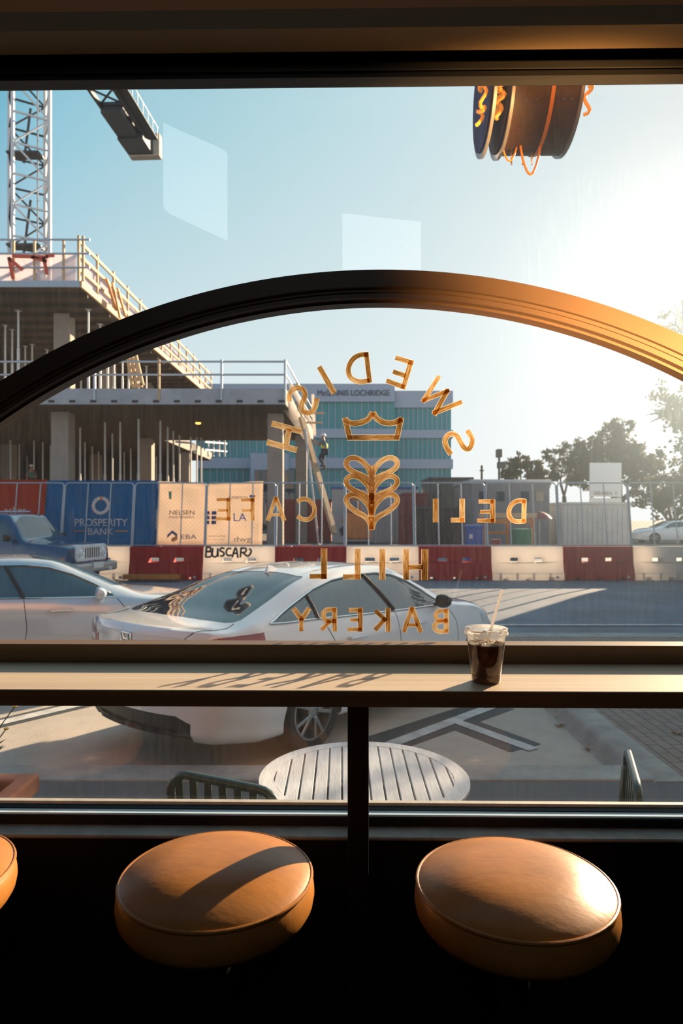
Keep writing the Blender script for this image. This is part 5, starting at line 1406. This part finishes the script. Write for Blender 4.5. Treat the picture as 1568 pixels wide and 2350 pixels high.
for px in (1112,1165,1222): MB().bar((XP(px,29.3),29.3,STREET),(XP(px,29.3),29.3,ZP(1178,29.3)),.10).build('upright','site_orange',t)
MB().bar((XP(1105,29.3),29.3,ZP(1222,29.3)),(XP(1228,29.3),29.3,ZP(1222,29.3)),.12).build('rail','site_orange',t)
o = MB().box((XP(1184,27.),27.,STREET),(XP(1222,27.),28.,ZP(1214,27.))).build('skip_bin','site_green',bevel=.04); tag(o,'dull green steel bin behind the fence beside the coffee straw','bin')
o = MB().box((XP(1132,24.),24.,STREET),(XP(1150,24.),24.4,ZP(1238,24.))).build('tool_chest','site_red',bevel=.03); tag(o,'small red tool chest just behind the fence right of the blue toilet','chest')
t = thing('red_umbrella','faded red work umbrella behind the word DELI','umbrella',(XP(1238,30.),30.,STREET))
MB().lathe([(.55,-.12),(.42,.04),(.2,.16),(.01,.2)],16,P(1238,1184,30.),cap=False).build('canopy','site_red',t,smooth=True); MB().tube([P(1238,1182,30.),(XP(1238,30.),30.,STREET)],.03,6).build('pole','galv',t)
# white sign board
t = thing('sign_board','tall white sign board standing before the hazy oak','sign',(XP(1391,38.),38.,STREET))
MB().box((XP(1355,38.),38.,ZP(1140,38.)),(XP(1427,38.),38.15,ZP(1062,38.))).build('panel','board',t)
MB().box((XP(1355,38.),38.,ZP(1158,38.)),(XP(1427,38.),38.15,ZP(1143,38.))).build('lower_panel','board',t)
for px in (1360,1422): MB().box((XP(px-3,38.2),38.16,STREET),(XP(px+3,38.2),38.34,ZP(1064,38.2))).build('leg','galv',t)
text('sign_lettering','VERABEA  Y',.4,'ink_grey',t,(XP(1391,37.9),37.98,ZP(1132,37.98)),width=56/F*38,height=8/F*38,depth=.005)
# excavator behind the wheat ear
t = thing('excavator','worn orange excavator partly hidden by the wheat ear','excavator',(XP(820,29.),29.,STREET))
MB().box((XP(796,29.),28.6,STREET+.75),(XP(852,29.),30.2,STREET+1.9)).build('engine_house','site_orange',t,bevel=.08)
MB().box((XP(800,28.8),28.4,STREET+1.9),(XP(822,28.8),29.6,ZP(1150,28.8))).build('cab','site_grey',t,bevel=.06)
for dy in (0,1.3):
    MB().prism([(XP(790,29.),STREET),(XP(862,29.),STREET),(XP(868,29.),STREET+.3),(XP(862,29.),STREET+.62),(XP(790,29.),STREET+.62),(XP(784,29.),STREET+.3)],'y',28.4+dy,28.85+dy).build('track','trim_black',t,bevel=.05)
MB().bar(P(838,1225,29.),P(812,1140,29.),.28,.3).build('boom','site_orange',t); MB().bar(P(812,1140,29.),P(790,1200,29.),.2,.24).build('dipper_arm','site_orange',t)
MB().prism([(XP(778,29.),ZP(1215,29.)),(XP(796,29.),ZP(1198,29.)),(XP(800,29.),ZP(1222,29.)),(XP(784,29.),ZP(1230,29.))],'y',28.7,29.4).build('bucket','trim_black',t)
# debris heap and stacked sheets
for k,(px,py,dd,w,h_,m_,lb) in enumerate(((668,1222,28.,60,16,'site_white','heap of pale sacks right of the fence gap under the word CAFE'),(700,1208,30.,46,8,'site_orange','strip of orange netting lying on the pale sacks'),(735,1215,29.,50,18,'lumber','low stack of timber boards at the foot of the slanted brace'),(660,1238,26.,58,20,'site_grey','dark crate low behind the fence beside the cream banner'))):
    m = MB(); rr = random.Random(k); x = XP(px,dd)
    for q in range(9):
        a = rr.uniform(-.5,.5)*w/F*dd; zz = STREET+.02+rr.uniform(0,1)*h_/F*dd*.6
        m.bar((x+a-.25,dd+rr.uniform(-.3,.3),zz+.1),(x+a+.3,dd+rr.uniform(-.3,.3),zz+rr.uniform(.05,.3)),.22,.2)
    m.bar((x-w/2/F*dd,dd,STREET+.12),(x+w/2/F*dd,dd,STREET+.12),.5,.24)
    m.bar((x-w/3/F*dd,dd,STREET+.3),(x+w/3/F*dd,dd,STREET+.3),.4,.36)
    o = m.build(('sack_heap','safety_netting','timber_stack','crate')[k],m_,bevel=.03); tag(o,lb,('sacks','netting','timber','crate')[k])
# white car beyond the fence
far = sedan('sedan','small white car parked beyond the fence near the right edge','white_car','side_glass',False)
place_car(far, XP(1455,44.)+3.9, 44.5, STREET, R(-93)); far.scale = (1.,1.,1.)

# ================================================================== PEOPLE
def person(label, base, scale, pose, face, dark=False):
    """one skinned body; clothes, hat and vest are their own shells"""
    t = thing('person', label, 'person', base)
    J, ED_, RAD = pose
    fx_ = Matrix.Rotation(face,3,'Z'); w = lambda p: Vector(base)+fx_ @ (Vector(p)*scale)
    def skin(name, joints, edges, rad, material):
        idx = {k:i for i,k in enumerate(joints)}
        me = bpy.data.meshes.new(name); me.from_pydata([w(J[k]) for k in joints],[(idx[a],idx[b]) for a,b in edges],[])
        o = link(name, me, material, t); s_ = o.modifiers.new('skin','SKIN'); s_.use_smooth_shade = True
        for k,i in idx.items(): v = me.skin_vertices[0].data[i]; v.radius = (rad[k]*scale,rad[k]*scale); v.use_root = (i == 0)
        sb = o.modifiers.new('sub','SUBSURF'); sb.levels = 1; sb.render_levels = 1
        return o
    skin('body', list(J), ED_, RAD, 'skin')
    arm = lambda s: ['chest','sh'+s,'el'+s,'wr'+s]
    top = ['pelvis','waist','chest','shl','ell','shr','elr']; te = [('pelvis','waist'),('waist','chest'),('chest','shl'),('shl','ell'),('chest','shr'),('shr','elr')]
    r2 = {k:RAD[k]*1.18+.012 for k in RAD}
    skin('shirt', top, te, r2, 'shirt')
    r3 = {k:RAD[k]*1.30+.02 for k in RAD}
    J['vb'] = tuple(Vector(J['waist'])*.4+Vector(J['pelvis'])*.6); r3['vb'] = r3['waist']
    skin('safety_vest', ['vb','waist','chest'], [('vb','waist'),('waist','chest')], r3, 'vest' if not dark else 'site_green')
    lg = ['pelvis','hil','knl','anl','hir','knr','anr']
    skin('trousers', lg, [('pelvis','hil'),('hil','knl'),('knl','anl'),('pelvis','hir'),('hir','knr'),('knr','anr')], r2, 'jeans')
    for s in 'lr': skin('boot', ['an'+s,'to'+s], [('an'+s,'to'+s)], r2, 'boots')
    h = w(J['head']); m = MB().lathe([(.155,-.01),(.150,.0),(.125,.005),(.122,.05),(.09,.10),(.04,.125),(.001,.13)],20,(0,0,0))
    m.v = [(h.x+v[0]*scale,h.y+v[1]*scale,h.z+(v[2]+.03)*scale) for v in m.v]; m.build('hard_hat','hat',t,smooth=True)
    return t
RD = dict(pelvis=.13,waist=.125,chest=.15,neck=.055,head=.095,nose=.02,shl=.065,ell=.048,wrl=.034,hal=.04,shr=.065,elr=.048,wrr=.034,har=.04,hil=.095,knl=.065,anl=.045,tol=.04,hir=.095,knr=.065,anr=.045,tor=.04)
EDG = [('pelvis','waist'),('waist','chest'),('chest','neck'),('neck','head'),('head','nose'),('chest','shl'),('shl','ell'),('ell','wrl'),('wrl','hal'),('chest','shr'),('shr','elr'),('elr','wrr'),('wrr','har'),
 ('pelvis','hil'),('hil','knl'),('knl','anl'),('anl','tol'),('pelvis','hir'),('hir','knr'),('knr','anr'),('anr','tor')]
for s in 'lr':
    for k,(dx,dy,dz) in enumerate(((.05,.0,.08),(.03,.03,.09),(.0,.03,.085),(-.03,.02,.075),(.04,-.04,.03))):
        RD['f%d%s'%(k,s)] = .013; EDG.append(('ha'+s,'f%d%s'%(k,s)))
def fingers(J):
    for s in 'lr':
        h = Vector(J['ha'+s]); d = (h-Vector(J['wr'+s])).normalized(); a = d.orthogonal().normalized(); b = d.cross(a)
        for k in range(4): J['f%d%s'%(k,s)] = tuple(h+d*(.075-.008*abs(k-1))+a*(k-1.5)*.028+b*.02)
        J['f4'+s] = tuple(h+d*.03+a*-.07)
    return J
# climbing: faces -x (towards the building), arms forward, one knee bent
climb = fingers(dict(pelvis=(0,0,.95),waist=(.0,0,1.12),chest=(-.02,0,1.36),neck=(-.04,0,1.52),head=(-.06,0,1.66),nose=(-.165,0,1.65),
 shl=(-.03,-.19,1.42),ell=(-.27,-.22,1.30),wrl=(-.48,-.15,1.42),hal=(-.54,-.14,1.45),shr=(-.03,.19,1.42),elr=(-.28,.22,1.25),wrr=(-.50,.15,1.33),har=(-.56,.14,1.36),
 hil=(.0,-.10,.90),knl=(-.26,-.12,.60),anl=(-.04,-.12,.22),tol=(-.22,-.13,.16),hir=(.0,.10,.90),knr=(-.12,.12,.48),anr=(.04,.12,.08),tor=(-.14,.13,.03)))
d = 34.; bz = ZP(1078,d)
person('worker in white hard hat and yellow vest climbing beside the slanted brace',(XP(745,d),d,bz),1.0,(climb,EDG,RD),0.)
t = thing('access_ladder','ladder under the climbing worker','ladder',(XP(735,d),d,STREET))
xa = XP(722,d)
lad = [MB().bar((xa+.25,d+yy,STREET),(xa-.45,d+yy,ZP(985,d)),.09,.06) for yy in (-.24,.24)]
for q in lad: q.build('rail','galv',t)
rg = MB(); H_ = ZP(985,d)-STREET
for k in range(1,19):
    u = k/19; rg.bar((xa+.25-.7*u,d-.24,STREET+H_*u),(xa+.25-.7*u,d+.24,STREET+H_*u),.05)
rg.build('rungs','galv',t)
stand = fingers(dict(pelvis=(0,0,.95),waist=(.0,0,1.12),chest=(.0,0,1.36),neck=(.0,0,1.52),head=(.02,0,1.66),nose=(.12,0,1.65),
 shl=(.0,-.19,1.42),ell=(.02,-.26,1.15),wrl=(.10,-.22,.93),hal=(.12,-.21,.86),shr=(.0,.19,1.42),elr=(.02,.26,1.15),wrr=(.10,.22,.93),har=(.12,.21,.86),
 hil=(.0,-.10,.90),knl=(.03,-.11,.50),anl=(.0,-.11,.09),tol=(.15,-.12,.03),hir=(.0,.10,.90),knr=(.03,.11,.50),anr=(.0,.11,.09),tor=(.15,.12,.03)))
d = 40.
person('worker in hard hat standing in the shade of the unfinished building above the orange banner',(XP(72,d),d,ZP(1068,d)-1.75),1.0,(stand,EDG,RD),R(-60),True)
o = MB().box((XP(72,d)-.7,d-.6,STREET),(XP(72,d)+.7,d+.6,ZP(1068,d)-1.75)).build('work_platform','plywood'); tag(o,'dark timber platform under the standing worker','platform')
# ================================================================== LIGHT
AZ, EL = R(40), R(16.8)
sd = Vector((math.sin(AZ)*math.cos(EL), math.cos(AZ)*math.cos(EL), math.sin(EL)))
L = bpy.data.lights.new('sun','SUN'); L.energy = 15.; L.color = (1., .75, .50); L.angle = R(.55)
so = bpy.data.objects.new('sun', L); COL.objects.link(so); so.rotation_euler = (-sd).to_track_quat('-Z','Y').to_euler()
# warm spotlight added to give the right half of the arch its orange glow
sp = bpy.data.lights.new('arch_glow_spot','SPOT'); sp.energy = 12500.; sp.color = (1., .50, .17); sp.spot_size = R(27); sp.spot_blend = 1.; sp.shadow_soft_size = .04
o = bpy.data.objects.new('arch_glow_spot', sp); COL.objects.link(o); o.location = (2.3,.3,.9)
o.rotation_euler = (Vector((.98,1.68,1.88))-o.location).to_track_quat('-Z','Y').to_euler()

w = bpy.data.worlds.new('sky'); scene.world = w; w.use_nodes = True
nt = w.node_tree; nt.nodes.clear(); out = nt.nodes.new('ShaderNodeOutputWorld'); bg = nt.nodes.new('ShaderNodeBackground')
tc = nt.nodes.new('ShaderNodeTexCoord'); nm = nt.nodes.new('ShaderNodeVectorMath'); nm.operation = 'NORMALIZE'
nt.links.new(tc.outputs['Generated'], nm.inputs[0])
dt = nt.nodes.new('ShaderNodeVectorMath'); dt.operation = 'DOT_PRODUCT'; dt.inputs[1].default_value = sd; nt.links.new(nm.outputs[0], dt.inputs[0])
mr = nt.nodes.new('ShaderNodeMapRange'); mr.inputs[1].default_value = 0.; mr.inputs[2].default_value = 1.; nt.links.new(dt.outputs['Value'], mr.inputs[0])
ra = nt.nodes.new('ShaderNodeValToRGB'); nt.links.new(mr.outputs[0], ra.inputs[0])
e = ra.color_ramp.elements; e[0].position = 0.; e[0].color = (.07,.22,.42,1); e[1].position = 1.; e[1].color = (.96,.94,.91,1)
for p,c in ((.40,(.06,.32,.52)),(.46,(.14,.46,.64)),(.51,(.27,.59,.74)),(.60,(.38,.65,.75)),(.72,(.49,.72,.79)),(.82,(.60,.79,.84)),(.92,(.76,.86,.88))):
    k = e.new(p); k.color = (*c,1)
sx = nt.nodes.new('ShaderNodeSeparateXYZ'); nt.links.new(nm.outputs[0], sx.inputs[0])
hz = nt.nodes.new('ShaderNodeMapRange'); hz.inputs[1].default_value = .0; hz.inputs[2].default_value = .50; hz.inputs[3].default_value = 1.; hz.inputs[4].default_value = 0.
nt.links.new(sx.outputs['Z'], hz.inputs[0])
pw = nt.nodes.new('ShaderNodeMath'); pw.operation = 'POWER'; pw.inputs[1].default_value = 1.05; nt.links.new(hz.outputs[0], pw.inputs[0])
mx = nt.nodes.new('ShaderNodeMixRGB'); mx.inputs[2].default_value = (.97,.985,.985,1); nt.links.new(pw.outputs[0], mx.inputs[0]); nt.links.new(ra.outputs[0], mx.inputs[1])
nt.links.new(mx.outputs[0], bg.inputs['Color']); bg.inputs['Strength'].default_value = 1.0
nt.links.new(bg.outputs[0], out.inputs['Surface'])

# ================================================================== TURN THE SHOP FRONT
piv = Matrix.Translation((0,1.75,0)) @ Matrix.Rotation(-.0155,4,'Z') @ Matrix.Translation((0,-1.75,0))
for o in FACADE:
    mw = Matrix.LocRotScale(o.location, o.rotation_euler, o.scale); n = piv @ mw
    o.location = n.to_translation(); o.rotation_euler = n.to_euler()
# ================================================================== CAMERA
cam = bpy.data.cameras.new('camera'); cam.sensor_fit = 'VERTICAL'; cam.sensor_height = 36.; cam.sensor_width = 24.02; cam.lens = F/2350*36
cam.shift_y = 10/2350; cam.clip_start = .05; cam.clip_end = 1000
cam.dof.use_dof = True; cam.dof.focus_distance = 1.78; cam.dof.aperture_fstop = 6.3
co = bpy.data.objects.new('camera', cam); COL.objects.link(co); co.location = (0,0,E); co.rotation_euler = (R(90),0,0)
scene.camera = co
vs = scene.view_settings; scene.display_settings.display_device = 'sRGB'
vs.view_transform = 'Standard'; vs.look = 'None'; vs.exposure = 0.; vs.gamma = 1.; vs.use_curve_mapping = False
cy_ = scene.cycles; cy_.max_bounces = 8; cy_.diffuse_bounces = 3; cy_.glossy_bounces = 4; cy_.transmission_bounces = 6; cy_.transparent_max_bounces = 24
cy_.caustics_reflective = False; cy_.caustics_refractive = False; cy_.sample_clamp_indirect = 4.; cy_.use_denoising = True
